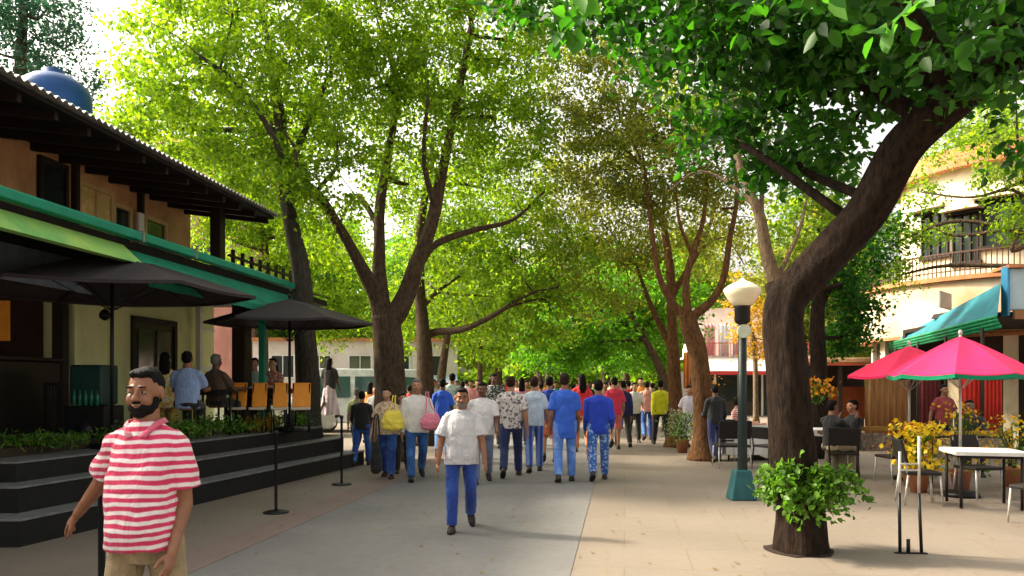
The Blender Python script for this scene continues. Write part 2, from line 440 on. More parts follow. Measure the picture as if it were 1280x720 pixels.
        for j, (ox, ln) in enumerate(((.018,.9),(.006,1.0),(-.006,.95),(-.017,.75))):
            a0 = HMx@Vector((ox*h,0,.022*h)); a1 = HMx@Vector((ox*1.05*h,.006*h,(.022+.024*ln)*h)); a2 = HMx@Vector((ox*1.0*h,.02*h,(.022+.043*ln)*h))
            fr = .0052*h
            B.cap(a0, a1, fr, fr*.92, 8); B.cap(a1, a2, fr*.92, fr*.78, 8)
        b0 = HMx@Vector((.016*h,.004*h,-.012*h)); b1 = HMx@Vector((.031*h,.012*h,.008*h)); b2 = HMx@Vector((.032*h,.019*h,.028*h))
        B.cap(b0, b1, .0075*h, .0062*h, 8); B.cap(b1, b2, .006*h, .005*h, 8)
        if sleeve == 'short':
            q = sh.lerp(e, .72)
            S.tube([sh-d1*.02*h+(L3@Vector((-s,0,.3)))*.02*h, sh, sh.lerp(e,.4), q], [.030*h*w,.036*h*aw,.041*h*aw*lo,.044*h*aw*lo], 14)
        elif sleeve == 'long':
            S.tube([sh-d1*.02*h, sh, sh.lerp(e,.5), e, e.lerp(wr,.5), wr.lerp(e,.04)], [.034*h,.038*h*aw,.036*h*aw,.033*h*aw,.029*h,.023*h], 12)
        if sleeve != 'none': S.cap(T(s*.035*h,.006*h,.826*h), sh+Vector((0,0,-.002*h)), .026*h, .035*h*aw)
        ends.append((wr, pc, e, HMx))
    Pn = MB()
    up = LM.to_3x3()
    if not sit:
        Pn.loft([((0,0,.455*h+dz),.088*h*w,.06*h),((0,0,.50*h+dz),.092*h*w,.066*h+belly*.3),((0,-belly*.3,.57*h+dz),.086*h*w,.062*h+belly*.4)], 16, None, 2.4)
    else:
        Pn.loft([((0,0,.49*h+dz),.092*h*w,.07*h),((0,0,.53*h+dz),.094*h*w,.075*h),((0,0,.58*h+dz),.085*h*w,.06*h)], 16, None, 2.4)
    K = MB()
    for i, s in ((0,-1),(1,1)):
        hp,k,a,p = J['leg',i]
        B.cap(hp, k, .045*h, .031*h, 10); B.cap(k, a, .03*h, .02*h, 10)
        q = hp.copy(); q.x *= 1.05; wl = .6+.4*w
        if garment == 'trousers':
            Pn.tube([q+(hp-k)*.15, q, q.lerp(k,.5), k, k.lerp(a,.5), k.lerp(a,.97)], [.05*h*w,.056*h*wl,.05*h*wl,.043*h*wl,.040*h*wl,.037*h*wl], 14)
        elif garment == 'shorts':
            Pn.tube([q+(hp-k)*.15, q, q.lerp(k,.5), k.lerp(hp,.05)], [.05*h*w,.058*h*wl,.055*h*wl,.052*h*wl], 14)
        elif garment == 'slim':
            Pn.tube([q+(hp-k)*.15, q, q.lerp(k,.5), k, k.lerp(a,.5), k.lerp(a,.97)], [.05*h*w,.052*h*w,.044*h,.034*h,.031*h,.026*h], 12)
        FM = Matrix.Translation(a)@Matrix.Rotation(-p, 4, 'X')@Matrix.Rotation(R(-8*s),4,'Z')
        FM = Matrix.Translation(a)@Matrix.Rotation(-p, 4, 'X')@Matrix.Rotation(R(8*s),4,'Z')
        B.cap(FM@Vector((0,.01*h,-.015*h)), FM@Vector((0,-.075*h,-.028*h)), .018*h, .013*h, 8)
        k_ = MB()
        k_.loft([((0,-.024*h,-.045*h),.026*h,.078*h),((0,-.026*h,-.03*h),.028*h,.08*h),((0,-.015*h,-.014*h),.025*h,.062*h),((0,.008*h,.004*h),.021*h,.032*h),((0,.01*h,.012*h),.017*h,.022*h)], 14, FM, 2.2)
        K.v and None
        sh_o = k_.build('shoe', shoes or SHOE(), t, True)
    if garment in ('skirt', 'gown'):
        z1 = .56*h+dz; z0 = (.30 if garment == 'skirt' else .05)*h
        n = 40; prof = [(0, .085*h), (.15, .1*h), (.5, .125*h), (1, .165*h)]
        vs_, fs_ = [], []
        for (u, r) in prof:
            for q_ in range(n):
                aa = 2*math.pi*q_/n; rr = r*(1+.09*u*math.sin(9*aa)); vs_.append((rr*math.cos(aa), rr*.8*math.sin(aa), z1+(z0-z1)*u))
        for i_ in range(3):
            for q_ in range(n): fs_.append((i_*n+q_, i_*n+(q_+1)%n, (i_+1)*n+(q_+1)%n, (i_+1)*n+q_))
        fs_ += [tuple(range(n)), tuple(range(4*n-1, 3*n-1, -1))]
        Pn = MB(); Pn.add(vs_, fs_)
    B.vox('body', sm, t, vs, 3)
    if garment != 'none': Pn.vox('skirt' if garment in ('skirt','gown') else garment if garment != 'slim' else 'trousers', pants, t, vs*1.1, 3, fold, (9,9,5), seed=H*7)
    if sleeve != 'none': S.vox('shirt', shirt, t, vs*1.1, 3, fold*1.15, (6,6,5), seed=H*3+rz)
    # hair
    hm = hairm(hair, {'black':(.004,.0035,.0035),'grey':(.14,.13,.12),'brown':(.02,.01,.006),'white':(.5,.48,.45)}[hair]) 
    Hh = MB()
    if hair_style != 'bald':
        Hh.ell((0,.026,.04),(.078,.088,.084), HM, 18, 12)
        Hh.ell((0,.04,.0),(.074,.07,.075), HM, 14, 10)
        Hh.ell((0,-.03,.088),(.058,.045,.026), HM, 14, 8)
        if hair_style == 'long':
            Hh.loft([((0,.06,.05),.07,.05),((0,.075,-.06),.08,.045),((0,.085,-.2),.085,.035),((0,.09,-.3),.05,.02)], 14, HM)
        if hair_style == 'bun':
            Hh.ell((0,.1,.02),(.04,.038,.04), HM, 12, 8)
        Hh.vox('hair', hm, t, vs*.8, 2, .004, (40,40,40), seed=H)
    if beard:
        bb = MB(); bb.ell((0,-.028,-.068),(.0635,.062,.046), HM, 16, 10); bb.ell((0,-.058,-.092),(.034,.03,.03), HM, 12, 8)
        for s in (-1,1): bb.ell((s*.058,-.012,-.045),(.012,.026,.034), HM, 10, 8)
        bb.ell((0,-.089,-.043),(.025,.010,.0055), HM, 10, 6)
        bb.vox('beard', hairm(beard, {'black':(.004,.0035,.0035),'grey':(.14,.13,.12)}[beard]), t, vs*.8, 2, .003, (50,50,50))
    if hatc:
        cc = MB(); cc.ell((0,.02,.06),(.088,.1,.075), HM, 16, 10); cc.ell((0,-.09,.055),(.07,.06,.012), HM, 14, 6); cc.vox('cap', hatc, t, vs*.7, 2)
    if eyes:
        for s in (-1,1):
            e = MB(); e.ell((s*.03,-.0755,.004),(.0115,.011,.0058), HM, 12, 8)
            eo = e.build('eye', plain('eye_white',(.36,.31,.28),rough=.15,bmp=0), t, True)
            e = MB(); e.ell((s*.03,-.0835,.004),(.0058,.0045,.0055), HM, 10, 6)
            e.build('iris', plain('eye_iris',(.01,.006,.004),rough=.1,bmp=0), eo, True)
        m_ = MB(); m_.ell((0,-.0885,-.0595),(.021,.008,.0045), HM, 12, 6); m_.build('mouth', plain('lip',(.22,.08,.06),rough=.4), t, True)
        for s in (-1,1):
            m_ = MB(); m_.ell((s*.031,-.0895,.029),(.021,.006,.0045), HM, 10, 6); m_.build('eyebrow', hm, t, True)
    if collar:
        for s in (-1,1):
            c_ = MB()
            a = T(s*.038*h, .03*h, .856*h); b = T(s*.041*h, -.02*h, .850*h); c = T(s*.008*h, -.054*h, .808*h); d = T(s*.028*h,-.057*h,.804*h); e = T(s*.050*h,-.024*h,.836*h); f = T(s*.048*h,.033*h,.844*h)
            n_ = T(0,-.006*h,.004*h)-T(0,0,0)
            vv = [a,b,c,d,e,f]; w_ = [x+Vector((s*.003,-.006,.004)) for x in vv]
            fs = [(0,1,4,5),(1,2,3,4)]; top = [tuple(i+6 for i in reversed(q)) for q in fs]
            rim = [(0,1),(1,2),(2,3),(3,4),(4,5),(5,0)]
            c_.add(vv+w_, fs+top+[(j,i,i+6,j+6) for i,j in rim])
            c_.build('collar', collar, t, True)
    t['_wr'] = 0
    del t['_wr']
    return t, ends
# ================================================================ camera, light
w = bpy.data.worlds.new('World'); scene.world = w; w.use_nodes = True
nt = w.node_tree; bg = nt.nodes['Background']
SUN = Vector((-.80, .28, .72)).normalized()
sky = nt.nodes.new('ShaderNodeTexSky'); sky.sky_type = 'NISHITA'; sky.sun_disc = False
sky.sun_elevation = math.asin(SUN.z); sky.sun_rotation = math.atan2(SUN.x, SUN.y)
sky.air_density = 1.0; sky.dust_density = 7.0; sky.ozone_density = .5
hz = nt.nodes.new('ShaderNodeHueSaturation'); hz.inputs['Saturation'].default_value = .3; nt.links.new(sky.outputs[0], hz.inputs['Color'])
wm = nt.nodes.new('ShaderNodeMix'); wm.data_type = 'RGBA'; wm.blend_type = 'MULTIPLY'; wm.inputs[0].default_value = 1; wm.inputs[7].default_value = (1.05,.99,.88,1)
nt.links.new(hz.outputs[0], wm.inputs[6]); nt.links.new(wm.outputs[2], bg.inputs[0]); bg.inputs[1].default_value = .15
sl = bpy.data.lights.new('sun', 'SUN'); sl.energy = 2.9; sl.angle = R(5); sl.color = (1, .86, .66)
so = bpy.data.objects.new('sun', sl); COL.objects.link(so); so.rotation_euler = SUN.to_track_quat('Z','Y').to_euler()
cam = bpy.data.cameras.new('camera'); co = bpy.data.objects.new('camera', cam); COL.objects.link(co)
co.location = (0,0,H0); co.rotation_euler = (math.pi/2,0,0)
cam.sensor_width = 36; cam.lens = F/1280*36; cam.shift_y = (YH-360)/1280; cam.clip_end = 800; cam.clip_start = .05
scene.camera = co
scene.view_settings.view_transform = 'Standard'; scene.view_settings.look = 'None'
scene.view_settings.exposure = 1.65

# ================================================================ ground
def ground_mat():
    m, nt, b, o = new_mat('beige_paving')
    v = coords(nt)
    rot = nt.nodes.new('ShaderNodeMapping'); rot.inputs['Rotation'].default_value = (0,0,R(8)); nt.links.new(v, rot.inputs[0])
    br = N(nt, 'ShaderNodeTexBrick', Scale=1.0, offset=.5); br.inputs['Brick Width'].default_value = 1.2; br.inputs['Row Height'].default_value = .9
    br.inputs['Mortar Size'].default_value = .006; br.inputs['Color1'].default_value = (1,1,1,1); br.inputs['Color2'].default_value = (.90,.89,.88,1); br.inputs['Mortar'].default_value = (.72,.69,.65,1)
    nt.links.new(rot.outputs[0], br.inputs[0])
    n = N(nt, 'ShaderNodeTexNoise', Scale=.5, Detail=5.0); nt.links.new(v, n.inputs['Vector'])
    n2 = N(nt, 'ShaderNodeTexNoise', Scale=14.0, Detail=8.0, Roughness=.7); nt.links.new(v, n2.inputs['Vector'])
    n3 = N(nt, 'ShaderNodeTexNoise', Scale=160.0, Detail=2.0); nt.links.new(v, n3.inputs['Vector'])
    c = mixc(nt, ramp(nt, n.outputs[0], .35, .65), (.215,.178,.14), (.175,.144,.112))
    c = mixc(nt, ramp(nt, n2.outputs[0], .45, .75, 0, .35), c, (.22,.175,.135))
    c = mixc(nt, ramp(nt, n3.outputs[0], .6, .72, 0, .5), c, (.2,.17,.14))
    c = mixc(nt, 1.0, c, br.outputs[0], 'MULTIPLY')
    nt.links.new(c, b.inputs['Base Color']); nt.links.new(ramp(nt, n2.outputs[0], .3, .7, .55, .8), b.inputs['Roughness'])
    bump(nt, b, n3.outputs[0], .2, .003); return m
def asphalt_mat(name, ca, cb):
    m, nt, b, o = new_mat(name); v = coords(nt)
    n = N(nt, 'ShaderNodeTexNoise', Scale=.8, Detail=6.0); nt.links.new(v, n.inputs['Vector'])
    n2 = N(nt, 'ShaderNodeTexNoise', Scale=9.0, Detail=8.0, Roughness=.7); nt.links.new(v, n2.inputs['Vector'])
    n3 = N(nt, 'ShaderNodeTexVoronoi', Scale=130.0); nt.links.new(v, n3.inputs['Vector'])
    c = mixc(nt, ramp(nt, n.outputs[0], .35, .65), ca, cb)
    c = mixc(nt, ramp(nt, n2.outputs[0], .5, .8, 0, .35), c, tuple(x*.6 for x in cb))
    c = mixc(nt, ramp(nt, n3.outputs[0], .1, .5, .25, 0), c, tuple(min(x*1.7,1) for x in ca))
    dn = N(nt, 'ShaderNodeTexNoise', Scale=1.5, Detail=5.0); nt.links.new(v, dn.inputs['Vector'])
    vm = N(nt, 'ShaderNodeVectorMath', operation='MULTIPLY_ADD'); nt.links.new(dn.outputs['Color'], vm.inputs[0]); vm.inputs[1].default_value = (.9,.9,0); nt.links.new(v, vm.inputs[2])
    cr = N(nt, 'ShaderNodeTexVoronoi', Scale=.42); cr.feature = 'DISTANCE_TO_EDGE'; nt.links.new(vm.outputs[0], cr.inputs['Vector'])
    c = mixc(nt, ramp(nt, cr.outputs[0], .001, .005, .18, 0), c, tuple(x*.35 for x in cb))
    st = N(nt, 'ShaderNodeTexVoronoi', Scale=1.3); nt.links.new(v, st.inputs['Vector'])
    c = mixc(nt, ramp(nt, st.outputs[0], .02, .045, .4, 0), c, tuple(x*.4 for x in cb))
    nt.links.new(c, b.inputs['Base Color']); nt.links.new(ramp(nt, n2.outputs[0], .3, .7, .6, .85), b.inputs['Roughness'])
    bump(nt, b, n3.outputs[0], .3, .004); return m
g = MB(); g.add([(-300,-60,0),(300,-60,0),(300,500,0),(-300,500,0)], [(0,1,2,3)])
setp(g.build('ground', ground_mat()), kind='structure')
def strip(name, x0, x1, z, mat, y0=-6, y1=90, k=.137):
    s = MB(); s.box(0,1,0,1,0,1); s.v = [((x0 if q[0]==0 else x1)+k*(y0 if q[1]==0 else y1), y0 if q[1]==0 else y1, z*(q[2])+.0005*(1-q[2])) for q in s.v]
    return setp(s.build(name, mat), kind='structure')
# path: left edge through (230,720), right edge through (712,720)
strip('path', -3.72, -.44, .006, asphalt_mat('asphalt', (.165,.159,.155), (.13,.126,.123)))
strip('path_border', -4.16, -3.72, .010, asphalt_mat('pink_band', (.20,.14,.12), (.165,.115,.10)))

M_BLACK = plain('black_paint', (.007,.007,.008), rough=.45, scale=8)
M_DARKWOOD = plain('dark_wood', (.022,.013,.009), (.012,.007,.005), rough=.6, scale=5, stretch=(1,1,6))
M_BLKSTONE = plain('black_stone', (.009,.0095,.01), (.005,.005,.0055), rough=.7, scale=7, bmp=.3)
M_GREYEDGE = plain('grey_coping', (.20,.2,.2), (.12,.12,.12), rough=.6, scale=9)
M_TEAL = plain('teal_paint', (.01,.30,.19), (.01,.22,.14), rough=.4, scale=3)
M_GREEN_F = plain('green_canvas', (.015,.27,.155), (.01,.17,.10), rough=.8, scale=3)
M_GREEN_LIT_F = plain('green_canvas_lit', (.42,.64,.14), (.16,.44,.12), rough=.8, scale=1.5)  # green awning canvas with sunlight painted in as a yellow-green colour
M_SIDING = plain('blue_grey_siding', (.26,.32,.42), (.18,.23,.31), rough=.6, scale=4)
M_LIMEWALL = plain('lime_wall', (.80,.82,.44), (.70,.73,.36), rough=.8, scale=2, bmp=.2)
M_ORWALL = plain('ochre_wall', (.62,.36,.18), (.42,.23,.11), rough=.8, scale=2, bmp=.3)
M_CREAM = plain('cream_paint', (.66,.5,.24), (.5,.36,.16), rough=.7, scale=4)
M_WHITE = plain('white_paint', (.78,.77,.74), (.66,.65,.62), rough=.55, scale=5)
M_ROOFTOP = plain('corrugated_sheet', (.5,.5,.48), (.3,.28,.26), rough=.45, metal=.3, scale=4)
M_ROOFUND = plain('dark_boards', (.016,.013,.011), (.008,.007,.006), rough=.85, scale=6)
M_GLASS = glassm('window_glass')
M_METAL = plain('brushed_metal', (.5,.5,.5), rough=.35, metal=.9, scale=30, stretch=(1,1,.1))
M_CHROME = plain('pale_metal', (.6,.58,.54), rough=.4, metal=.4, scale=20)

# ================================================================ left restaurant (local frame: x = offset t, y = along s)
AN = math.atan(.1)
rb = thing('restaurant_building', 'two-storey restaurant with dark overhanging roof, ochre upper floor, teal gutter and lime walls', 'building', (0,0,0), -AN)
def L(t, s, z=0):                                  # local -> world
    c, sn = math.cos(AN), math.sin(AN); return Vector((t*c+s*sn, -t*sn+s*c, z))
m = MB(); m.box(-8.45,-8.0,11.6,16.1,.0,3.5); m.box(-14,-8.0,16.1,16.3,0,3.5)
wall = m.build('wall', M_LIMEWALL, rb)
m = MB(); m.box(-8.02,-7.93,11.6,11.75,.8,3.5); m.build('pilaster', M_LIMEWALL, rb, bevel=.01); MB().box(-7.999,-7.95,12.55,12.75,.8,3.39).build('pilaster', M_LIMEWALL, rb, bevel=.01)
m = MB(); m.box(-8.3,-7.99,13.3,14.62,.8,2.72)
dr = m.build('door', plain('door_brown', (.035,.022,.014), rough=.5), rb)
m = MB()
for a,b,c,d in ((13.2,13.3,.8,2.82),(14.62,14.72,.8,2.82),(13.2,14.72,2.72,2.82)): m.box(-8.0,-7.955,a,b,c,d)
m.build('door_frame', M_DARKWOOD, dr, bevel=.006)
for q in ((13.42,13.9),(14.02,14.5)): MB().box(-7.99,-7.975,*q,1.5,2.6).build('door_glass', M_GLASS, dr)
m = MB(); m.cap((-7.96,13.95,1.75),(-7.96,13.95,1.95),.012,.012); m.build('handle', M_METAL, dr, True)
# open dark bar room left of the lime wall
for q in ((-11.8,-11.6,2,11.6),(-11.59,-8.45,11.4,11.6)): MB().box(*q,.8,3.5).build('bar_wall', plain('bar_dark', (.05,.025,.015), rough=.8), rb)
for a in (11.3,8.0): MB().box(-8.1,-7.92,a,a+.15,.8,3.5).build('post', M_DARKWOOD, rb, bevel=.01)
m = MB(); m.box(-7.95,-7.75,4.5,11.0,.8,1.95); m.build('bar_counter', plain('bar_black', (.012,.01,.009), rough=.4), rb, bevel=.02)
m = MB(); m.box(-8.1,-7.68,4.5,11.05,1.95,2.0); m.build('bar_top', M_DARKWOOD, rb, bevel=.01)
# slab + upper storey
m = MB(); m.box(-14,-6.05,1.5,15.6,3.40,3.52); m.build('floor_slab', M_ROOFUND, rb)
m = MB(); m.box(-5.98,-5.84,1.5,15.6,3.50,3.60); m.cap((-5.91,1.5,3.60),(-5.91,15.6,3.60),.03,.03)
gt = m.build('gutter', M_TEAL, rb, bevel=.01)
for sx in (9.9, 11.3, 15.4):
    m = MB(); m.box(-6.0,-5.82,sx,sx+.04,3.48,3.63); m.build('gutter_bracket', M_METAL, gt)
def corr(name, mat, par, t, s0, s1, z0, z1, amp=.012, pitch=.09, slope=0.0):   # ribbed sheet facing the street
    n = int((s1-s0)/pitch*4); v = []; f = []
    for i in range(n+1):
        s = s0+(s1-s0)*i/n; a = amp*math.sin(2*math.pi*i/4)
        for (z, sl) in ((z0, slope),(z1, 0)): v += [(t+sl+a, s, z), (t+sl+a-.02, s, z)]
    for i in range(n):
        k = i*4; q = k+4
        f += [(k,q,q+2,k+2),(q+1,k+1,k+3,q+3),(k+1,q+1,q,k),(k+2,q+2,q+3,k+3)]
    return MB().add(v, f).build(name, mat, par)
corr('siding', M_SIDING, rb, -7.25, 2, 11.6, 2.93, 3.39, .008, .35)
m = MB()
m.hexa([(-5.85,2,3.16),(-5.72,2,3.16),(-5.72,9.75,3.16),(-5.85,9.75,3.16)], [(-6.04,2,3.40),(-6.0,2,3.42),(-6.0,9.75,3.42),(-6.04,9.75,3.40)])
m.build('green_awning_lit_end', M_GREEN_LIT_F, rb, bevel=.006)  # left end of the green awning, its sunlit tone put into the colour
m = MB()
m.hexa([(-5.70,9.8,2.98),(-5.67,9.8,2.98),(-5.67,15.5,2.98),(-5.70,15.5,2.98)], [(-6.03,9.8,3.36),(-6.0,9.8,3.38),(-6.0,15.5,3.38),(-6.03,15.5,3.36)])
for s in np.arange(9.8,15.5,.285): m.box(-5.69,-5.665,s,s+.275,2.88+.015*random.Random(int(s*100)).random(),2.985)
m.build('green_awning', M_GREEN_F, rb)
# columns
m = MB(); m.box(-6.68,-6.42,14.3,14.62,.0,3.4); m.build('column', plain('dark_column', (.03,.014,.010), rough=.6), rb, bevel=.02)
m = MB(); m.box(-6.16,-6.05,14.3,14.41,.0,3.4); m.build('post', M_TEAL, rb, bevel=.01)
m = MB(); m.box(-7.9,-7.8,15.3,15.42,.8,3.4); m.box(-7.9,-7.86,15.42,16.05,1.9,1.98); m.box(-7.9,-7.86,15.42,16.05,2.7,2.76); m.build('window_frame', M_WHITE, rb, bevel=.008)
# upper wall, windows, roof
ux = -8.0
up = MB(); up.box(ux-.25,ux,1.5,15.3,3.5,5.16); uw = up.build('upper_wall', M_ORWALL, rb)
for (a,b,c,d,kind) in ((8.0,9.2,3.9,4.85,0),(10.9,11.4,3.9,4.88,0),(11.8,12.56,4.1,4.74,1),(12.68,13.1,3.9,4.6,0),(13.62,14.25,4.0,4.58,0)):
    m = MB(); m.box(ux+.002,ux+.03,a,b,c,d); wn = m.build('window', M_GLASS if kind == 0 else plain('lit_pane', (.75,.6,.28), (.5,.36,.12), rough=.4), rb)  # lit window: its warm light is painted into the pane colour
    m = MB()
    for q in ((a-.07,a,c-.05,d+.07),(b,b+.07,c-.05,d+.07),(a,b,d,d+.07),(a,b,c-.05,c)): m.box(ux+.002,ux+.07,*q)
    if kind: m.box(ux+.03,ux+.06,(a+b)/2-.02,(a+b)/2+.02,c,d)
    m.build('frame', M_CREAM if kind or a > 11 else M_DARKWOOD, wn, bevel=.006)
for s in (9.7, 11.6, 13.4): MB().box(ux+.003,ux+.09,s,s+.1,3.5,5.16).build('timber_post', M_DARKWOOD, rb)
m = MB(); m.box(-7.05,-6.85,14.2,14.42,3.5,4.98); m.build('roof_post', M_DARKWOOD, rb, bevel=.01)
m = MB(); m.box(ux+.15,ux+.19,13.15,13.32,4.0,4.6); m.build('menu_board', M_WHITE, rb)
# roof: underside boards, rafters, corrugated top with bright lip
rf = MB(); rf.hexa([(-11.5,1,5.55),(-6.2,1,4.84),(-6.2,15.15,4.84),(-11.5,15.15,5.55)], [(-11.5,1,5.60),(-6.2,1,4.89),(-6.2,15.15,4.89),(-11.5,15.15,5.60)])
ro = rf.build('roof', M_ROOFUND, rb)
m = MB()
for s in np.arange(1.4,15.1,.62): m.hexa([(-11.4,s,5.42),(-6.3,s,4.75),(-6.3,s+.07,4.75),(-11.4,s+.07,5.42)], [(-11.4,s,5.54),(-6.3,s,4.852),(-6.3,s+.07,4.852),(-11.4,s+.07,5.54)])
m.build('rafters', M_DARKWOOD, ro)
n = 560; v = []; f = []
for i in range(n+1):
    s = 1+14.2*i/n; a = .022*math.sin(2*math.pi*i/5.0)
    for (t, z) in ((-6.1,4.925),(-11.6,5.66)): v += [(t,s,z+a),(t,s,z+a-.012)]
for i in range(n):
    k = i*4; q = k+4; f += [(k,q,q+2,k+2),(q+1,k+1,k+3,q+3),(k+1,q+1,q,k),(k+2,q+2,q+3,k+3)]
MB().add(v,f).build('roof_sheet', M_ROOFTOP, ro)
# railing beyond the upper storey
m = MB()
for s in np.arange(14.75,17.8,.42): m.box(-6.9,-6.84,s,s+.06,3.52,4.2)
m.box(-6.9,-6.84,14.6,17.8,3.75,3.79); m.box(-6.9,-6.84,14.6,17.8,4.05,4.09)
m.build('railing', M_DARKWOOD, rb)
m = MB(); m.box(-9,-6.06,15.62,17.9,3.40,3.52); m.build('terrace_slab', M_ROOFUND, rb)

# ================================================================ stepped black terrace
def tline(Y, off): return (-4.24+.24*(Y-10.85)-off)
ter = thing('stepped_terrace', 'black stone terrace of three long steps with grey edges beneath the restaurant and its planting', 'terrace', (-5,8.5,0))
tb = Vector((-5,8.5,0))
def tpoly(off, y0, y1, z0, z1, back=-16, mat=None, name='step', grow=0):
    pts = [(back, y0), (tline(y0,off-grow), y0), (tline(y1,off-grow), y1), (back if z1 < .7 else -6.5, y1+(5 if z1 > .7 else 0)), (back, y1+(5 if z1 > .7 else 0))]
    m = MB().poly([(p[0]-tb.x,p[1]-tb.y) for p in pts], z0, z1); return m.build(name, mat, ter)
tpoly(0, 8.0, 16.1, 0, .26, mat=M_BLKSTONE); tpoly(0, 8.0, 16.1, .26, .285, mat=M_GREYEDGE, name='step_edge', grow=.012)
tpoly(.32, 8.35, 15.9, .285, .54, mat=M_BLKSTONE); tpoly(.32, 8.35, 15.9, .54, .562, mat=M_GREYEDGE, name='step_edge', grow=.012)
tpoly(.64, 8.7, 15.7, .562, .765, mat=M_BLKSTONE, name='terrace_wall'); tpoly(.64, 8.7, 15.7, .765, .785, mat=M_GREYEDGE, name='terrace_floor', grow=.012)
TZ = .785
# raised bed at the near end
m = MB().poly([(-16,9.1),(tline(9.2,1.2),9.1),(tline(11.2,1.3),11.2),(-16,11.0)], TZ, TZ+.10); 
o = m.build('planting_bed', plain('soil', (.05,.035,.02), rough=.95, scale=10, bmp=.6)); setp(o, 'low raised bed of dark soil on the terrace behind the striped shirt man', 'planting bed')
# ================================================================ props
def umbrella(label, loc, ztip, zrim, r, mat, polemat, group, sides=8, rz=0.0, pole_r=.024, band=None, vd=.04, name='market_umbrella', sq=False, base=True):
    t = thing(name, label, 'umbrella', loc, rz, group)
    n = sides; seg = 6; v = []; f = []
    rings = 7
    def rim(k, u):            # u 0..1 from hub to rim; scalloped between ribs
        a = 2*math.pi*k/(n*seg); q = (k % seg)/seg
        rr = r*math.cos(math.pi/n)/math.cos((q-.5)*2*math.pi/n)
        rr *= u; z = ztip+(zrim-ztip)*(u**1.12) - .05*math.sin(math.pi*q)*u*0.6
        return (rr*math.cos(a), rr*math.sin(a), z)
    for i in range(rings):
        u = .02+.98*i/(rings-1)
        v += [rim(k,u) for k in range(n*seg)]
    nn = n*seg
    for i in range(rings-1):
        for k in range(nn): f.append((i*nn+k, i*nn+(k+1)%nn, (i+1)*nn+(k+1)%nn, (i+1)*nn+k))
    nv = len(v); v += [(x,y,z-.012) for x,y,z in v]; f += [tuple(q+nv for q in reversed(p)) for p in f]
    b0 = (rings-1)*nn
    for k in range(nn): f.append((b0+k, b0+(k+1)%nn, nv+b0+(k+1)%nn, nv+b0+k))
    o = MB().add(v, f).build('canopy', mat, t)
    me = o.data
    # valance
    m = MB(); vv = []; ff = []
    for k in range(nn):
        x,y,z = rim(k,1.0); vv += [(x,y,z-.013),(x*1.0,y*1.0,z-vd),(x*.985,y*.985,z-.013),(x*.985,y*.985,z-vd)]
    for k in range(nn):
        a = k*4; b = ((k+1)%nn)*4; ff += [(a,b,b+1,a+1),(b+2,a+2,a+3,b+3),(a+1,b+1,b+3,a+3)]
    m.add(vv, ff).build('valance', band or mat, t)
    m = MB(); m.tube([(0,0,.0),(0,0,ztip+.03)], pole_r, 12); m.build('pole', polemat, t, True); MB().ell((0,0,ztip+.05),(.03,.03,.045)).build('finial', polemat, t, True)
    for k in range(n):
        a = 2*math.pi*k/n; m = MB(); c, s = math.cos(a), math.sin(a)
        m.tube([(.02*c,.02*s,ztip-.03),(r*.98*c,r*.98*s,zrim-.022)], .009, 5)
        m.build('rib', polemat, t)
        MB().tube([(.03*c,.03*s,ztip-.75),(r*.5*c,r*.5*s,(ztip+zrim)/2-.02)], .008, 5).build('strut', polemat, t)
    if base:
        m = MB(); m.lathe([(.26,0),(.26,.05),(.22,.07),(.05,.09),(.04,.3),(.03,.31)], seg=20); m.build('base', M_BLACK, t, True, .0)
    return t
def gpt0(px, d, z=0): return Vector(((px-640)/1000*d, d, z))
M_CHAR = plain('charcoal_canvas', (.045,.036,.040), (.028,.022,.026), rough=.8, scale=2.5)
umbrella('large charcoal parasol in front of the lime green wall, nearest the camera', gpt0(140,10.6,TZ), 3.36-TZ, 2.86-TZ, 1.82, M_CHAR, M_BLACK, 'charcoal parasols on the terrace', sides=6, rz=R(20))
umbrella('smaller charcoal parasol over the orange seats beside the thick tree trunk', Vector((P(362,500,14.2).x,14.2,TZ)), 3.13-TZ, 2.72-TZ, 1.46, M_CHAR, M_BLACK, 'charcoal parasols on the terrace', sides=6, rz=R(10))
M_PINK = plain('magenta_canvas', (.75,.02,.13), (.62,.015,.08), rough=.75, scale=2.5)
M_PINK2 = plain('crimson_canvas', (.70,.02,.10), (.55,.015,.06), rough=.75, scale=2.5)
M_GBAND = plain('green_band', (.0,.24,.12), rough=.8, scale=4)
umbrella('magenta parasol with a green scalloped border, nearest on the right', Vector((6.5,11.6,0)), 2.32, 1.78, .98, M_PINK, M_CHROME, 'magenta parasols at the right cafe', rz=R(12), band=M_GBAND, vd=.07, pole_r=.02)
umbrella('plain crimson parasol partly hidden behind the green-bordered one', Vector((6.75,13.6,0)), 2.27, 1.77, 1.04, M_PINK2, M_CHROME, 'magenta parasols at the right cafe', rz=R(0), band=M_PINK2, pole_r=.02)

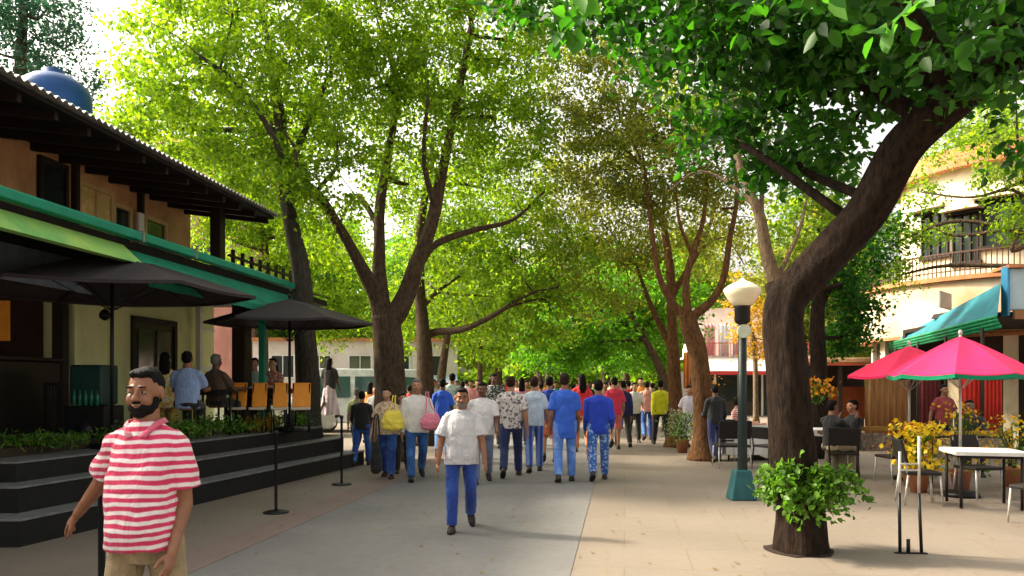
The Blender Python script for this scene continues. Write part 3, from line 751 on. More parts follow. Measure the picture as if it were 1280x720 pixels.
def chair(name, label, loc, rz, seatm, framem, group, backm=None, sh=.45, bh=.88, w=.44, cat='chair', solid=False):
    t = thing(name, label, cat, loc, rz, group); h = w/2
    MB().box(-h,h,-h,h,sh-.045,sh).build('seat', seatm, t, bevel=.015)
    m = MB(); m.hexa([(-h,h-.03,sh+(.0 if solid else .12)),(h,h-.03,sh+(.0 if solid else .12)),(h,h+.02,sh+(.0 if solid else .12)),(-h,h+.02,sh+(.0 if solid else .12))], [(-h,h+.05,bh),(h,h+.05,bh),(h,h+.09,bh),(-h,h+.09,bh)])
    m.build('backrest', backm or seatm, t, bevel=.015)
    for x in (-h+.02,h-.02):
        for y, dy in ((-h+.02,-.03),(h-.02,.05)):
            MB().tube([(x,y,sh-.04),(x*1.05,y+dy,0)], .014, 8).build('leg', framem, t, True)
        MB().tube([(x,h-.01,sh-.02),(x,h+.05,bh-.02)], .013, 8).build('back_post', framem, t, True)
    return t
def table(label, loc, rz, topm, legm, w=.9, d=.9, h=.75, group=None, apron=True):
    t = thing('cafe_table', label, 'table', loc, rz, group)
    MB().box(-w/2,w/2,-d/2,d/2,h-.03,h).build('tabletop', topm, t, bevel=.008)
    if apron: MB().box(-w/2+.06,w/2-.06,-d/2+.06,d/2-.06,h-.09,h-.03).build('apron', legm, t)
    for x in (-w/2+.07,w/2-.07):
        for y in (-d/2+.07,d/2-.07): MB().tube([(x,y,0),(x,y,h-.04)], .02, 8).build('leg', legm, t, True)
    return t
M_ORANGE = plain('orange_vinyl', (.9,.36,.03), (.8,.25,.02), rough=.45, scale=4)
M_CREAMV = plain('cream_vinyl', (.7,.6,.45), rough=.5, scale=4)
ol = ['orange backed chair nearest the restaurant, leftmost of the terrace row','orange backed chair second from the left in the terrace row','orange backed chair third from the left, beside the parasol pole','orange backed chair at the street end of the terrace row, under the parasol']
for i, px in enumerate((296, 322, 349, 376)):
    c = chair('orange_chair', ol[i], Vector(((px-640)/1000*13.7, 13.7, TZ)), R(2+i*3), M_CREAMV, M_BLACK, 'orange chairs on the terrace', backm=M_ORANGE, sh=.44, bh=.86, w=.25 if i<3 else .31, solid=True)
table('dark terrace table behind the orange chairs with people seated round it', Vector((P(325,500,14.9).x,14.9,TZ)), R(8), M_DARKWOOD, M_BLACK, 1.5, .7)
table('dark terrace table beside the man in the pale blue shirt', Vector((P(262,500,13.0).x,13.3,TZ)), R(8), M_DARKWOOD, M_BLACK, .7, .7)

# things on the terrace by the wall
def gpt(px, d, z=0): return Vector(((px-640)/1000*d, d, z))
t = thing('metal_gate', 'narrow black metal gate standing in front of the lime wall at far left', 'gate', gpt(66, 10.9, TZ), R(-8))
for x in (-.11,.11): MB().box(x-.015,x+.015,-.015,.015,0,.87).build('post', M_BLACK, t)
for a,b in ((.83,.86),(.08,.1)): MB().box(-.095,.095,-.011,.011,a,b).build('rail', M_BLACK, t)
for x in (-.05,0,.05): MB().box(x-.005,x+.005,-.005,.005,.1,.83).build('bar', M_BLACK, t)
t = thing('drinks_cabinet', 'dark green glass fronted drinks cabinet standing on a black box by the lime wall', 'cabinet', gpt(118, 11.3, TZ+.55), R(-6))
MB().box(-.24,.24,-.2,.2,0,.56).build('case', plain('cabinet_green', (.012,.05,.045), rough=.4, scale=5), t, bevel=.03)
MB().box(-.2,.2,-.212,-.201,.06,.5).build('glass_front', glassm('cabinet_glass', (.01,.05,.045)), t)
bl = ['leftmost','second','third','fourth','rightmost']
for i in range(5):
    b_ = MB().lathe([(.022,0),(.022,.13),(.009,.17),(.009,.22)], (0,0,0), 10).build('bottle', plain('bottle_green', (.03,.2,.12), rough=.15), None, True)
    b_.location = gpt(118,11.3,TZ+.541)+Vector((-.16+.08*i,-.226,0)); setp(b_, '%s small green glass bottle in the row before the drinks cabinet' % bl[i], 'bottle', 'bottles before the drinks cabinet')
t = thing('black_speaker', 'black loudspeaker box on the terrace beneath the green cabinet', 'loudspeaker', gpt(118, 11.3, TZ), R(-6))
MB().box(-.30,.30,-.24,.24,0,.54).build('cabinet', plain('speaker_black', (.008,.008,.009), rough=.6), t, bevel=.015)
MB().tube([(0,-.242,.43),(0,-.25,.43)], .05, 16).build('tweeter', M_BLACK, t)
m = MB(); m.tube([(0,-.242,.2),(0,-.255,.2)], .13, 20); m.build('cone', plain('speaker_cone', (.02,.02,.022), rough=.4), t, True)
t = thing('orange_poster', 'orange poster panel in the dark bar at the far left edge', 'poster', gpt(2, 11.0, 1.65+.052*11.0), R(-6))
MB().box(-.12,.12,-.01,.01,0,.55).build('panel', M_ORANGE, t)
t = thing('wall_lamp', 'round black lamp hanging against the lime wall beside the parasol pole', 'lamp', gpt(131, 11.9, 1.65+.085*11.9), 0)
m = MB(); m.lathe([(.02,-.09),(.075,-.05),(.08,0),(.05,.06),(.02,.08)]); m.build('shade', M_BLACK, t, True)
m = MB(); m.cap((0,0,.07),(0,0,.55),.006,.006,6); m.build('cord', M_BLACK, t)
# plates and food on the orange row table
for i,(px,c) in enumerate(((312,(.7,.65,.55)),(338,(.7,.3,.2)))):
    o = MB().lathe([(.05,0),(.1,.015),(.105,.02),(.04,.012)], tuple(gpt(px,14.75,TZ+.752))).build('plate', plain('plate%d'%i, c, rough=.3), None, True)
    setp(o, ['pale plate on the left half of the dark terrace table','reddish plate on the right half of the dark terrace table'][i], 'plate', 'plates on the terrace table')

# stanchions
def stanchion(label, loc, h, r=.02, br=.16):
    t = thing('stanchion_post', label, 'post', loc, 0, 'black posts along the terrace')
    MB().lathe([(r*1.1,.02),(r,.06),(r,h-.06),(r*1.5,h-.05),(r*1.6,h-.02),(r,h)], seg=14).build('post', M_BLACK, t, True)
    MB().lathe([(br,0),(br,.012),(br*.8,.025),(.03,.035)], seg=24).build('base', M_BLACK, t, True)
stanchion('black post nearest the camera, half hidden by the striped shirt man', gpt(127, 6.0, 0), 1.02, .025, .18)
stanchion('black post with round base in the middle of the left pavement', Vector((G(345,641).x, G(345,641).y, 0)), 1.04)
stanchion('black post farthest along, next to the woman with the yellow bag', Vector((G(427,606).x, G(427,606).y, 0)), 1.12)

# lamp post
lp = G(928,624); t = thing('street_lamp', 'green lamp post with a cream domed lantern and round plate, beside the leaning tree', 'street lamp', (lp.x,lp.y,0))
M_LG = plain('lamp_green', (.010,.02,.018), (.006,.013,.012), rough=.45, scale=6)
MB().lathe([(.075,.0),(.07,.4),(.062,1.2),(.058,2.48)], seg=20).build('pole', M_LG, t, True)
MB().lathe([(.06,2.47),(.10,2.50),(.11,2.53),(.108,2.70),(.12,2.73)], seg=20).build('collar', M_BLACK, t, True)
M_SH = plain('cream_glass', (.86,.78,.56), (.8,.7,.48), rough=.3, scale=3, bmp=0)
MB().lathe([(.13,2.73),(.17,2.78),(.235,2.88),(.265,2.955),(.25,2.975),(.20,3.02),(.12,3.06),(.05,3.09),(.02,3.12),(.0,3.13)], seg=28).build('lantern', M_SH, t, True)
MB().tube([(0,-.06,2.37),(0,-.09,2.37)], .095, 24).build('plate', plain('plate_cream', (.66,.68,.55), (.5,.55,.42), rough=.4, scale=14), t)
m = MB(); m.hexa([(-.2,-.17,0),(.17,-.17,0),(.17,.17,0),(-.2,.17,0)], [(-.12,-.11,.42),(.1,-.11,.42),(.1,.11,.42),(-.12,.11,.42)]); m.build('base_box', plain('base_teal', (.02,.11,.12), (.012,.07,.08), rough=.5, scale=5), t, bevel=.02)

# metal frame stand on the right
sp = G(1137,692); t = thing('metal_stand', 'tall narrow two-legged metal frame standing alone on the right pavement', 'stand', (sp.x,sp.y,0), R(-6))
for x, lean in ((-.088,0),(.11,.0)):
    top = (x*.9+(.02 if x>0 else 0),.05,1.13 if x>0 else .98)
    o = MB().tube([(x*1.0,0,0),(x*.85 if x>0 else x,.02,.58)], .016, 8).build('lower_leg', M_BLACK, t, True)
    MB().tube([(x*.85 if x>0 else x,.02,.58),(top[0]*.9,.05,top[2])], .0135, 8).build('upper_leg', M_CHROME, t, True)
for z in (.86,.80): MB().tube([(-.088,.035,z),(.09,.035,z)], .008, 8).build('crossbar', M_CHROME, t, True)
m = MB(); m.box(-.14,.16,-.02,.02,0,.014); m.build('foot_bar', M_BLACK, t, bevel=.003)
m = MB(); m.tube([(-.012,0,.014),(-.012,0,.14)], .018, 10); m.build('peg', M_BLACK, t, True)

# ================================================================ right cafe furniture
M_TCLOTH = plain('white_tablecloth', (.8,.78,.74), rough=.7, scale=3)
def cl_table(label, loc, w, d, rz=0, drop=.12):
    t = table(label, loc, rz, M_TCLOTH, M_DARKWOOD, w, d, .75)
    m = MB()
    for a,b,c,e in ((-w/2-.006,w/2+.006,-d/2-.012,-d/2-.002),(-w/2-.006,w/2+.006,d/2+.002,d/2+.012),(-w/2-.012,-w/2-.002,-d/2,d/2),(w/2+.002,w/2+.012,-d/2,d/2)): m.box(a,b,c,e,.75-drop,.748)
    m.build('cloth_edge', M_TCLOTH, t); return t
cl_table('white topped cafe table under the green-bordered magenta parasol', Vector((6.3,10.7,0)), .85, .8, R(-14), .05)
cl_table('white topped cafe table at the far end of the row, behind the man in black', Vector((5.9,15.6,0)), .9, .8, R(-10))
cl_table('long table with a white cloth hanging low, behind the lamp post', Vector((5.25,17.2,0)), 1.5, .8, R(0), drop=.62)
M_WICK = plain('black_wicker', (.02,.016,.014), (.008,.007,.006), rough=.6, scale=60, bmp=.9)
chair('cafe_chair', 'black wicker chair cut off by the right edge of the picture', Vector((6.15,9.35,0)), R(-150), M_WICK, M_CHROME, 'chairs of the right cafe', bh=.95)
chair('cafe_chair', 'black chair with white metal legs left of the white topped table', Vector((5.55,10.9,0)), R(80), M_WICK, M_CHROME, 'chairs of the right cafe')
chair('cafe_chair', 'black chair behind the white topped table, seen past the parasol pole', Vector((6.7,11.5,0)), R(10), M_WICK, M_CHROME, 'chairs of the right cafe')
chair('cafe_chair', 'dark chair with its back to the metal stand, right of the seated dark figure', Vector((6.35,13.2,0)), R(185), M_DARKWOOD, M_CHROME, 'chairs of the right cafe', w=.5)
chair('cafe_chair', 'black chair under the seated person in the dark jacket near the leaning tree', Vector((5.75,13.9,0)), R(160), M_WICK, M_DARKWOOD, 'chairs of the right cafe', w=.5)
chair('cafe_chair', 'large black backed chair directly left of the lamp post', Vector((4.28,15.6,0)), R(176), M_WICK, M_CHROME, 'chairs of the right cafe', w=.62, bh=.92)
chair('cafe_chair', 'black chair between the lamp post and the leaning tree', Vector((4.95,15.4,0)), R(120), M_WICK, M_DARKWOOD, 'chairs of the right cafe', bh=.8)
chair('cafe_chair', 'black chair drawn up beside the brown trunk behind the lamp post', Vector((4.45,17.0,0)), R(180), M_WICK, M_CHROME, 'chairs of the right cafe')
# planter rail + lattice
def bench(label, loc, rz, w):
    t = thing('wooden_barrier', label, 'barrier', loc, rz)
    m = MB(); m.box(-w/2,w/2,-.02,.02,.78,.86); m.build('rail', plain('ochre_rail', (.45,.26,.05), rough=.6), t, bevel=.008)
    m = MB(); m.box(-w/2,w/2,-.012,.012,.42,.74); m.build('panel', plain('carved_panel', (.5,.42,.3), (.12,.09,.06), rough=.7, scale=22), t, bevel=.006)
    for x in (-w/2+.03,w/2-.03): MB().box(x-.025,x+.025,-.027,.027,0,.9).build('post', M_DARKWOOD, t, bevel=.006)
bench('low carved pale panel barrier between the seated dark figure and the yellow flowers', Vector((6.6,14.3,0)), R(-4), 1.3)
bench('low barrier with yellow rail under the green-bordered parasol, behind the yellow flowers', Vector((7.45,13.0,0)), R(-4), 1.3)

# flowers
def flowers(label, loc, r, h, cols, seed, pot=True, n=260, group=None, size=.05, name='flowering_plant', hang=False):
    t = thing(name, label, 'plant', loc, 0, group); rs = np.random.RandomState(seed)
    gm = LEAF['shrub']
    z0 = .25 if pot else .02
    if pot:
        MB().lathe([(.11,0),(.15,.26),(.17,.28),(.17,.31),(.14,.31),(.13,.28)], seg=18).build('pot', plain('terracotta', (.35,.13,.06), rough=.8), t, True)
    st = MB()
    for i in range(14):
        a = rs.uniform(0,6.28); q = r*rs.uniform(.3,1)
        st.tube([(0,0,z0),(q*.4*math.cos(a),q*.4*math.sin(a),h*.6),(q*math.cos(a),q*math.sin(a),h*rs.uniform(.8,1))], .006, 4)
    st.build('stems', gm, t)
    C = np.stack([rs.normal(size=n)*r*.55, rs.normal(size=n)*r*.55, rs.uniform(z0, h, n)], 1)
    link('leaves', leaf_mesh('leaves', C, .09, .04, seed), gm, t)
    for j, c in enumerate(cols):
        k = int(n*1.3); C = np.stack([rs.normal(size=k)*r*.6, rs.normal(size=k)*r*.6, rs.uniform(max(z0,h*.35), h*1.08, k)], 1)
        link('flowers', leaf_mesh('flowers', C, size, size*.9, seed+j+1), flowerm('petal_%.2f_%.2f_%.2f' % c, c), t)['kind'] = 'stuff'
    return t
def flowerm(nm, c):
    if nm in MATS: return MATS[nm]
    MATS[nm] = leafm(nm, c, (c[0]*.8, c[1]*.6, c[2]*.6), .35, (1,1,.9)); return MATS[nm]
LEAF = {}
LEAF['bright'] = leafm('leaf_bright', (.08,.18,.012), (.30,.40,.03), .6, (1.7,1.75,.45))
LEAF['mid'] = leafm('leaf_mid', (.07,.16,.014), (.24,.33,.025), .6, (1.8,1.8,.6))
LEAF['olive'] = leafm('leaf_olive', (.09,.15,.02), (.26,.29,.045), .6, (1.6,1.4,.6))
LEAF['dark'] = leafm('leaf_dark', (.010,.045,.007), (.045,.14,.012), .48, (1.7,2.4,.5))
LEAF['green'] = leafm('leaf_green', (.06,.14,.014), (.16,.28,.022), .58, (1.5,2.2,.5))
LEAF['yellow'] = leafm('leaf_yellow', (.42,.30,.02), (.62,.42,.03), .5, (1.3,1.1,.5))
LEAF['blue'] = leafm('leaf_bluish', (.02,.07,.045), (.05,.13,.08), .35, (1.2,1.8,1.2))
LEAF['shrub'] = leafm('leaf_shrub', (.05,.13,.012), (.14,.28,.03), .4, (1.5,1.7,.6))
LEAF['spray'] = leafm('leaf_spray', (.03,.13,.012), (.08,.22,.02), .5, (1.5,1.8,.5))
flowers('yellow flowering pot plant left of the white topped table, biggest blooms', Vector((6.1,12.0,0)), .28, .98, [(.95,.80,.04),(.9,.7,.02)], 5, size=.085, n=150)
flowers('yellow flowering pot plant just behind the parasol pole', Vector((6.9,12.3,0)), .28, 1.25, [(.9,.6,.02)], 6, size=.07, n=120)
flowers('red and orange flowering plant beside the metal stand', Vector((6.35,12.7,0)), .3, .95, [(.8,.14,.01),(.85,.4,.02)], 7, size=.06, n=130)
flowers('low yellow flowers at the right edge behind the wicker chair', Vector((7.9,12.6,0)), .4, 1.05, [(.85,.6,.02)], 8, size=.07, n=150)
flowers('orange marigold garland bush hanging near the leaning trunk', Vector((6.3,16.6,1.2)), .3, .5, [(.9,.38,.01)], 9, pot=False, size=.07, n=160)
flowers('small orange flower tub between the brown trunk and the black chair', Vector((4.45,18.2,.0)), .22, 1.65, [(.9,.4,.01)], 11)
flowers('leafy green tub at the foot of the farther brown trunk', Vector((4.0,18.8,0)), .34, .95, [(.5,.6,.5)], 12, n=420, size=.035)
# ================================================================ right side buildings
def arc_pts(cx, cy, r, a0, a1, n): return [(cx+r*math.cos(R(a0+(a1-a0)*i/n)), cy+r*math.sin(R(a0+(a1-a0)*i/n))) for i in range(n+1)]
def ring(m, cx, cy, r0, r1, a0, a1, z0, z1, n=40, z0b=None, z1b=None):
    o = arc_pts(cx,cy,r1,a0,a1,n); i_ = arc_pts(cx,cy,r0,a0,a1,n)
    v = []; f = []
    for k in range(n+1): v += [(*i_[k],z0),(*o[k],z0),(*o[k],z1),(*i_[k],z1)]
    for k in range(n):
        a = k*4; b = a+4
        for q in range(4): f.append((a+q, a+(q+1)%4, b+(q+1)%4, b+q))
    f += [(3,2,1,0), (n*4,n*4+1,n*4+2,n*4+3)]
    return m.add(v, f)
cx, cy = 15.5, 24.0
cb = thing('corner_building', 'rounded cream corner building with orange stained curved parapet, balcony railing and upper windows', 'building', (cx,cy,0))
def mp(c, c2, c3):        # weathered stucco with large stains
    m, nt, b, o = new_mat('stained_stucco'); v = coords(nt)
    n = N(nt, 'ShaderNodeTexNoise', Scale=.55, Detail=3.0); nt.links.new(v, n.inputs['Vector'])
    n2 = N(nt, 'ShaderNodeTexNoise', Scale=3.0, Detail=8.0, Roughness=.7); nt.links.new(coords(nt,(1,1,.35)), n2.inputs['Vector'])
    q = mixc(nt, ramp(nt, n.outputs[0], .42, .58), c, c2); q = mixc(nt, ramp(nt, n2.outputs[0], .5, .72, 0, .55), q, c3)
    nt.links.new(q, b.inputs['Base Color']); b.inputs['Roughness'].default_value = .85; bump(nt, b, n2.outputs[0], .3, .02); return m
M_STUC = mp((.66,.54,.40), (.60,.33,.17), (.34,.23,.15))
M_STUC2 = plain('cream_stucco', (.74,.65,.47), (.56,.46,.30), rough=.85, scale=1.3, bmp=.4, bd=.02)
M_TERRA = plain('terracotta_cornice', (.55,.22,.09), rough=.8, scale=4)
q = MB(); ring(q, 0,0,4.2,4.6,140,290,2.95,4.35); q.build('parapet', M_STUC, cb)
q = MB(); ring(q, 0,0,4.15,4.72,140,290,4.36,4.48); q.build('cornice', M_TERRA, cb)
q = MB(); ring(q,0,0,4.2,4.66,140,290,2.86,2.94); q.build('lower_cornice', M_TERRA, cb)
q = MB(); ring(q, 0,0,3.2,3.45,120,300,4.0,7.6); q.build('upper_wall', M_STUC2, cb)
q = MB(); ring(q,0,0,0.3,3.5,120,300,7.79,8.2,40); q.build('roof', M_TERRA, cb); q = MB(); ring(q, 0,0,3.0,3.75,120,300,7.6,7.78); q.build('eaves', M_TERRA, cb)
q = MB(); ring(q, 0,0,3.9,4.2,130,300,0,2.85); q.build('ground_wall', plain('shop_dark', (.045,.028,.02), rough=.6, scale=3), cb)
for a in (163,178,196,214,232,250):
    q = MB(); ring(q,0,0,4.19,4.32,a-2.2,a+2.2,0,2.86,3); q.build('column', M_STUC2, cb)
for a in (170,187,205,223,241):
    q = MB(); ring(q,0,0,4.2,4.225,a-5,a+5,.9,2.4,4); q.build('shop_window', M_GLASS, cb)
q = MB()
for a in np.arange(142,288,1.6): q.tube([(4.5*math.cos(R(a)),4.5*math.sin(R(a)),4.48),(4.5*math.cos(R(a)),4.5*math.sin(R(a)),5.1)], .016, 5)
ring(q,0,0,4.47,4.53,141,289,5.1,5.14,60); ring(q,0,0,4.48,4.52,141,289,4.62,4.65,60)
q.build('balcony_railing', plain('iron_rust', (.10,.05,.035), rough=.7), cb)
for a, w_, z0, z1 in ((196,8,5.3,6.5),(212,6,5.0,6.3),(228,9,5.35,6.5),(246,7,5.2,6.5)):
    q = MB(); ring(q,0,0,3.44,3.47,a-w_,a+w_,z0,z1,10); wn = q.build('window', M_GLASS, cb)
    q = MB(); ring(q,0,0,3.44,3.55,a-w_-1.2,a+w_+1.2,z0-.1,z0,10); ring(q,0,0,3.44,3.7,a-w_-1.5,a+w_+1.5,z1,z1+.08,10)
    for b in (-w_, -w_/3, w_/3, w_-.8): ring(q,0,0,3.44,3.52,a+b,a+b+.8,z0,z1,2)
    q.build('frame', M_DARKWOOD, wn)
    q = MB(); n = 10        # sloping hood
    for k in range(n):
        a0 = a-w_-2+(2*w_+4)*k/n; a1 = a-w_-2+(2*w_+4)*(k+1)/n; hh = lambda aa: .42*math.cos((aa-a)/(w_+2)*math.pi/2)
        f_ = lambda r_, aa, z: (r_*math.cos(R(aa)), r_*math.sin(R(aa)), z)
        q.hexa([f_(3.46,a0,z1+.09),f_(3.95,a0,z1+.09),f_(3.95,a1,z1+.09),f_(3.46,a1,z1+.09)],[f_(3.46,a0,z1+.12+hh(a0)),f_(3.9,a0,z1+.12+hh(a0)*.4),f_(3.9,a1,z1+.12+hh(a1)*.4),f_(3.46,a1,z1+.12+hh(a1))])
    q.build('window_hood', M_STUC2, wn)
# hanging sign boards above the awning
t = thing('projecting_sign', 'blank dark rimmed pale signboard projecting from the curved parapet', 'sign', (11.15,20.6,3.55), R(48))
MB().box(-.55,.55,-.03,.03,0,.42).build('board', plain('sign_pale', (.55,.48,.42), rough=.6), t, bevel=.01)
MB().hexa([(-.95,-.35,-.32),(.85,-.35,-.12),(.85,.1,-.12),(-.95,.1,-.32)],[(-.9,-.3,-.2),(.85,-.3,0),(.85,.05,0),(-.9,.05,-.2)]).build('hood', plain('hood_dark', (.035,.03,.03), rough=.6), t, bevel=.02)
# awning: teal top, green ribbed edge
aw = thing('cafe_awning', 'long sloping teal awning with a green ribbed edge over the right cafe', 'awning', (9.1,15,0))
def A_(x,y,z): return (x-9.1,y-15,z)
e0, e1 = Vector((11.3,24,2.80)), Vector((9.1,15,2.88)); t0, t1 = Vector((12.0,24,2.98)), Vector((10.05,16.45,3.66))
o_ = Vector((9.1,15,0))
m = MB(); up_ = Vector((0,0,.03)); m.hexa([e0-o_,e1-o_,t1-o_,t0-o_], [e0-o_+up_,e1-o_+up_,t1-o_+up_,t0-o_+up_]); m.build('canvas', plain('teal_canvas', (.02,.20,.26), (.015,.14,.17), rough=.75, scale=2), aw)
m = MB()
for k, (dz, dx) in enumerate(((.0,.0),(-.06,.02),(-.12,.05),(-.18,.09))):
    a = e0-o_+Vector((-.04+dx,0,dz)); b = e1-o_+Vector((-.04+dx,0,dz)); m.tube([a,b], .035, 8)
m.build('ribbed_edge', plain('green_edge', (.01,.33,.13), (.01,.2,.08), rough=.5), aw, True)
for k in range(4):
    p = e0.lerp(e1, .1+.27*k)-o_; MB().tube([(p.x,p.y,0),(p.x,p.y,p.z-.15)], .035, 10).build('post', M_DARKWOOD, aw, True)
# pale blue fronted shop nearest right
sb = thing('blue_fronted_shop', 'shop at the right edge with a pale blue panelled fascia over a dark open front', 'building', (12,16,0), R(-8))
M_PB = plain('pale_blue_panel', (.42,.55,.60), (.36,.46,.50), rough=.6, scale=2)
for k in range(5):
    MB().box(-1.95+k*1.0,-1.95+k*1.0+.985,-.1,.15,3.12,3.95).build('fascia_panel', M_PB, sb, bevel=.01)
MB().box(-2.0,-1.955,-.14,.15,3.0,4.0).build('fascia_trim', plain('blue_trim', (.05,.28,.5), rough=.5), sb)
MB().box(-2.0,4,-.2,.6,3.96,4.02).build('cornice', M_TERRA, sb)
MB().box(-2.0,4,.2,6,3.0,3.1).build('ceiling', M_DARKWOOD, sb)
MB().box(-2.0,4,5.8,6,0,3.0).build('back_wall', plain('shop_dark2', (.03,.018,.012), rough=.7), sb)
MB().box(-1.2,-1.0,-.05,.12,0,3.0).build('column', M_DARKWOOD, sb, bevel=.02)
MB().box(-1.9,4,-.22,-.12,2.92,3.1).build('beam', plain('beam_tan', (.35,.17,.07), rough=.7), sb)
# curtains and slat screens on the open front
def curtain(label, loc, w_, h_, mat, rz=0, folds=5, name='curtain'):
    v = []; f = []; n = folds*8
    for i in range(n+1):
        x = -w_/2+w_*i/n; y = .04*math.sin(2*math.pi*i/8); v += [(x,y,0),(x,y,h_),(x,y+.01,0),(x,y+.01,h_)]
    for i in range(n):
        k = i*4; q_ = k+4; f += [(k,q_,q_+1,k+1),(q_+2,k+2,k+3,q_+3),(k+1,q_+1,q_+3,k+3),(k+2,q_+2,q_,k)]
    o = MB().add(v,f).build(name, mat, None, True); o.location = loc; o.rotation_euler = (0,0,rz)
    setp(o, label, 'curtain'); return o
curtain('tan slatted screen left of the red curtains under the crimson parasol', gpt(1108,19.5,.35), 1.05, 1.75, plain('tan_slats', (.5,.27,.11), (.3,.14,.05), rough=.7, scale=5, stretch=(4,4,.3)), 0, 7, 'slat_screen')
curtain('scarlet curtain right of the parasol pole', gpt(1216,17.5,.6), .5, 1.5, cloth('scarlet', (.75,.04,.02)), 0)
curtain('scarlet curtain nearest the right edge', gpt(1240,17.3,.6), .42, 1.45, cloth('scarlet', (.75,.04,.02)), 0)
curtain('dark red curtain between the tan screen and the scarlet curtains', gpt(1162,19.0,.5), .5, 1.55, cloth('maroon', (.22,.03,.03)), 0)
curtain('orange cloth hanging between the two brown trunks', Vector((4.35,19.9,1.5)), .16, .9, cloth('orange', (.8,.25,.03)), 0, 2, 'hanging_cloth')
# pavilion with pale slab canopy
pv = thing('low_pavilion', 'low dark pavilion with a thin tan slab roof behind the leaning trunk', 'building', (11.2,27,0), R(-4))
MB().box(-1.75,1.2,-1.0,2.5,2.30,2.45).build('roof_slab', plain('tan_slab', (.6,.38,.24), rough=.7, scale=3), pv, bevel=.02)
MB().box(-1.6,1.1,-1.02,-1.005,2.2,2.29).build('roof_trim', plain('trim_red', (.4,.08,.04), rough=.6), pv)
MB().box(-1.5,1.1,1.2,1.4,0,2.28).build('back_wall', plain('shop_dark', (.045,.028,.02)), pv)
for x in (-1.5,-.4,.8): MB().box(x-.06,x+.06,-.9,-.78,0,2.3).build('column', M_DARKWOOD, pv, bevel=.01)
MB().box(-1.3,.9,.6,.65,.4,1.5).build('counter', plain('counter_red', (.4,.09,.03), rough=.5), pv)
# restaurant far right-centre
fr = thing('terrace_restaurant', 'far restaurant with pale roof terrace, red trimmed awning and dark windows behind the lamp post', 'building', (11.5,40,0), R(-6))
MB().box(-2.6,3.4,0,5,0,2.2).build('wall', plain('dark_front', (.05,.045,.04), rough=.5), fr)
m = MB(); m.hexa([(-2.7,-1.6,2.15),(3.4,-1.6,2.15),(3.4,0,2.2),(-2.7,0,2.2)],[(-2.7,-1.6,2.19),(3.4,-1.6,2.19),(3.4,0,2.9),(-2.7,0,2.9)]); m.build('awning', plain('pale_awning', (.62,.52,.46), rough=.8, scale=2), fr)
MB().box(-2.7,3.4,-1.66,-1.61,2.02,2.2).build('awning_edge', plain('edge_red', (.6,.05,.05), rough=.6), fr)
for k in range(5): MB().box(-2.3+k*1.15,-1.4+k*1.15,-.03,-.005,.7,1.95).build('window', M_GLASS, fr)
for k in range(4): MB().box(-1.37+k*1.15,-1.28+k*1.15,-.08,-.001,0,2.15).build('mullion', M_WHITE, fr)
MB().box(-2.6,3.4,.1,5,2.91,3.0).build('terrace_floor', M_WHITE, fr)
m = MB()
for k in range(42): m.box(-2.6+k*.145,-2.57+k*.145,-.02,.02,2.95,3.6)
m.box(-2.62,3.4,-.03,.03,3.6,3.65); m.build('railing', plain('rail_red', (.55,.12,.10), rough=.6), fr)
MB().box(-2.4,3.4,2.5,5,3.0,5.6).build('upper_wall', plain('pinkish_wall', (.75,.62,.55), (.6,.42,.36), rough=.8, scale=1), fr)
for i,(x,c) in enumerate(((-2.2,(.75,.7,.75)),(-1.5,(.7,.35,.35)),(-.8,(.8,.78,.8)),(-.1,(.65,.5,.55)),(.6,(.8,.75,.7)))):
    curtain('%s cloth hung over the roof terrace behind the lamp post' % ['leftmost white','leftmost pink','middle white','dusky mauve','rightmost cream'][i], Vector((11.5+x,40.3-x*.1,3.0)), .55, 1.6, cloth('hang%d'%i, c), 0, 3, 'hanging_cloth')['group'] = 'cloths hung on the roof terrace'

# ================================================================ left far side
wb = thing('white_building', 'white shop building with a bluish awning seen between the left trunks', 'building', (-6.2,38,0), R(4))
MB().box(-6,3.6,0,6,0,3.6).build('wall', plain('white_wall', (.75,.68,.66), (.6,.52,.5), rough=.8, scale=.8), wb)
for k,x in enumerate((-4.6,-2.9,-1.0,.8,2.3)):
    wn = MB().box(x-.5,x+.5,-.03,-.005,1.9,2.9).build('window', M_GLASS, wb)
    m = MB()
    for q in ((x-.56,x-.5,1.85,2.95),(x+.5,x+.56,1.85,2.95),(x-.5,x+.5,2.9,2.95),(x-.5,x+.5,1.85,1.9),(x-.02,x+.02,1.9,2.9)): m.box(q[0],q[1],-.06,-.004,q[2],q[3])
    m.build('frame', M_WHITE, wn)
m = MB(); m.hexa([(-2,-1.6,1.55),(3.6,-1.6,1.55),(3.6,0,1.6),(-2,0,1.6)],[(-2,-1.6,1.6),(3.6,-1.6,1.6),(3.6,0,2.0),(-2,0,2.0)]); m.build('awning', plain('bluish_awning', (.35,.45,.58), rough=.8), wb)
MB().box(-2,3.6,-.05,-.01,0,1.5).build('shop_front', plain('front_dark', (.05,.05,.06), rough=.4), wb)
MB().box(-6.2,3.8,-.2,6.2,3.6,3.75).build('roof', M_TERRA, wb)
pb = thing('pink_building', 'tall pink plastered building glimpsed through the leaves above the left roof', 'building', (-17.5,40,0), R(5))
MB().box(-4,3.4,0,8,0,13.2).build('wall', plain('pink_wall', (.55,.27,.22), (.4,.18,.15), rough=.85, scale=.7), pb)
MB().hexa([(-4.2,-.2,13.2),(3.6,-.2,13.2),(3.6,8,13.2),(-4.2,8,13.2)],[(-3,2,14.6),(2.2,2,14.6),(2.2,6,14.6),(-3,6,14.6)]).build('roof', M_TERRA, pb)
for x in (-2.6,-.6,1.4):
    for z in (7.4,10.4): MB().box(x,x+1.0,-.03,-.005,z,z+1.4).build('window', M_GLASS, pb)
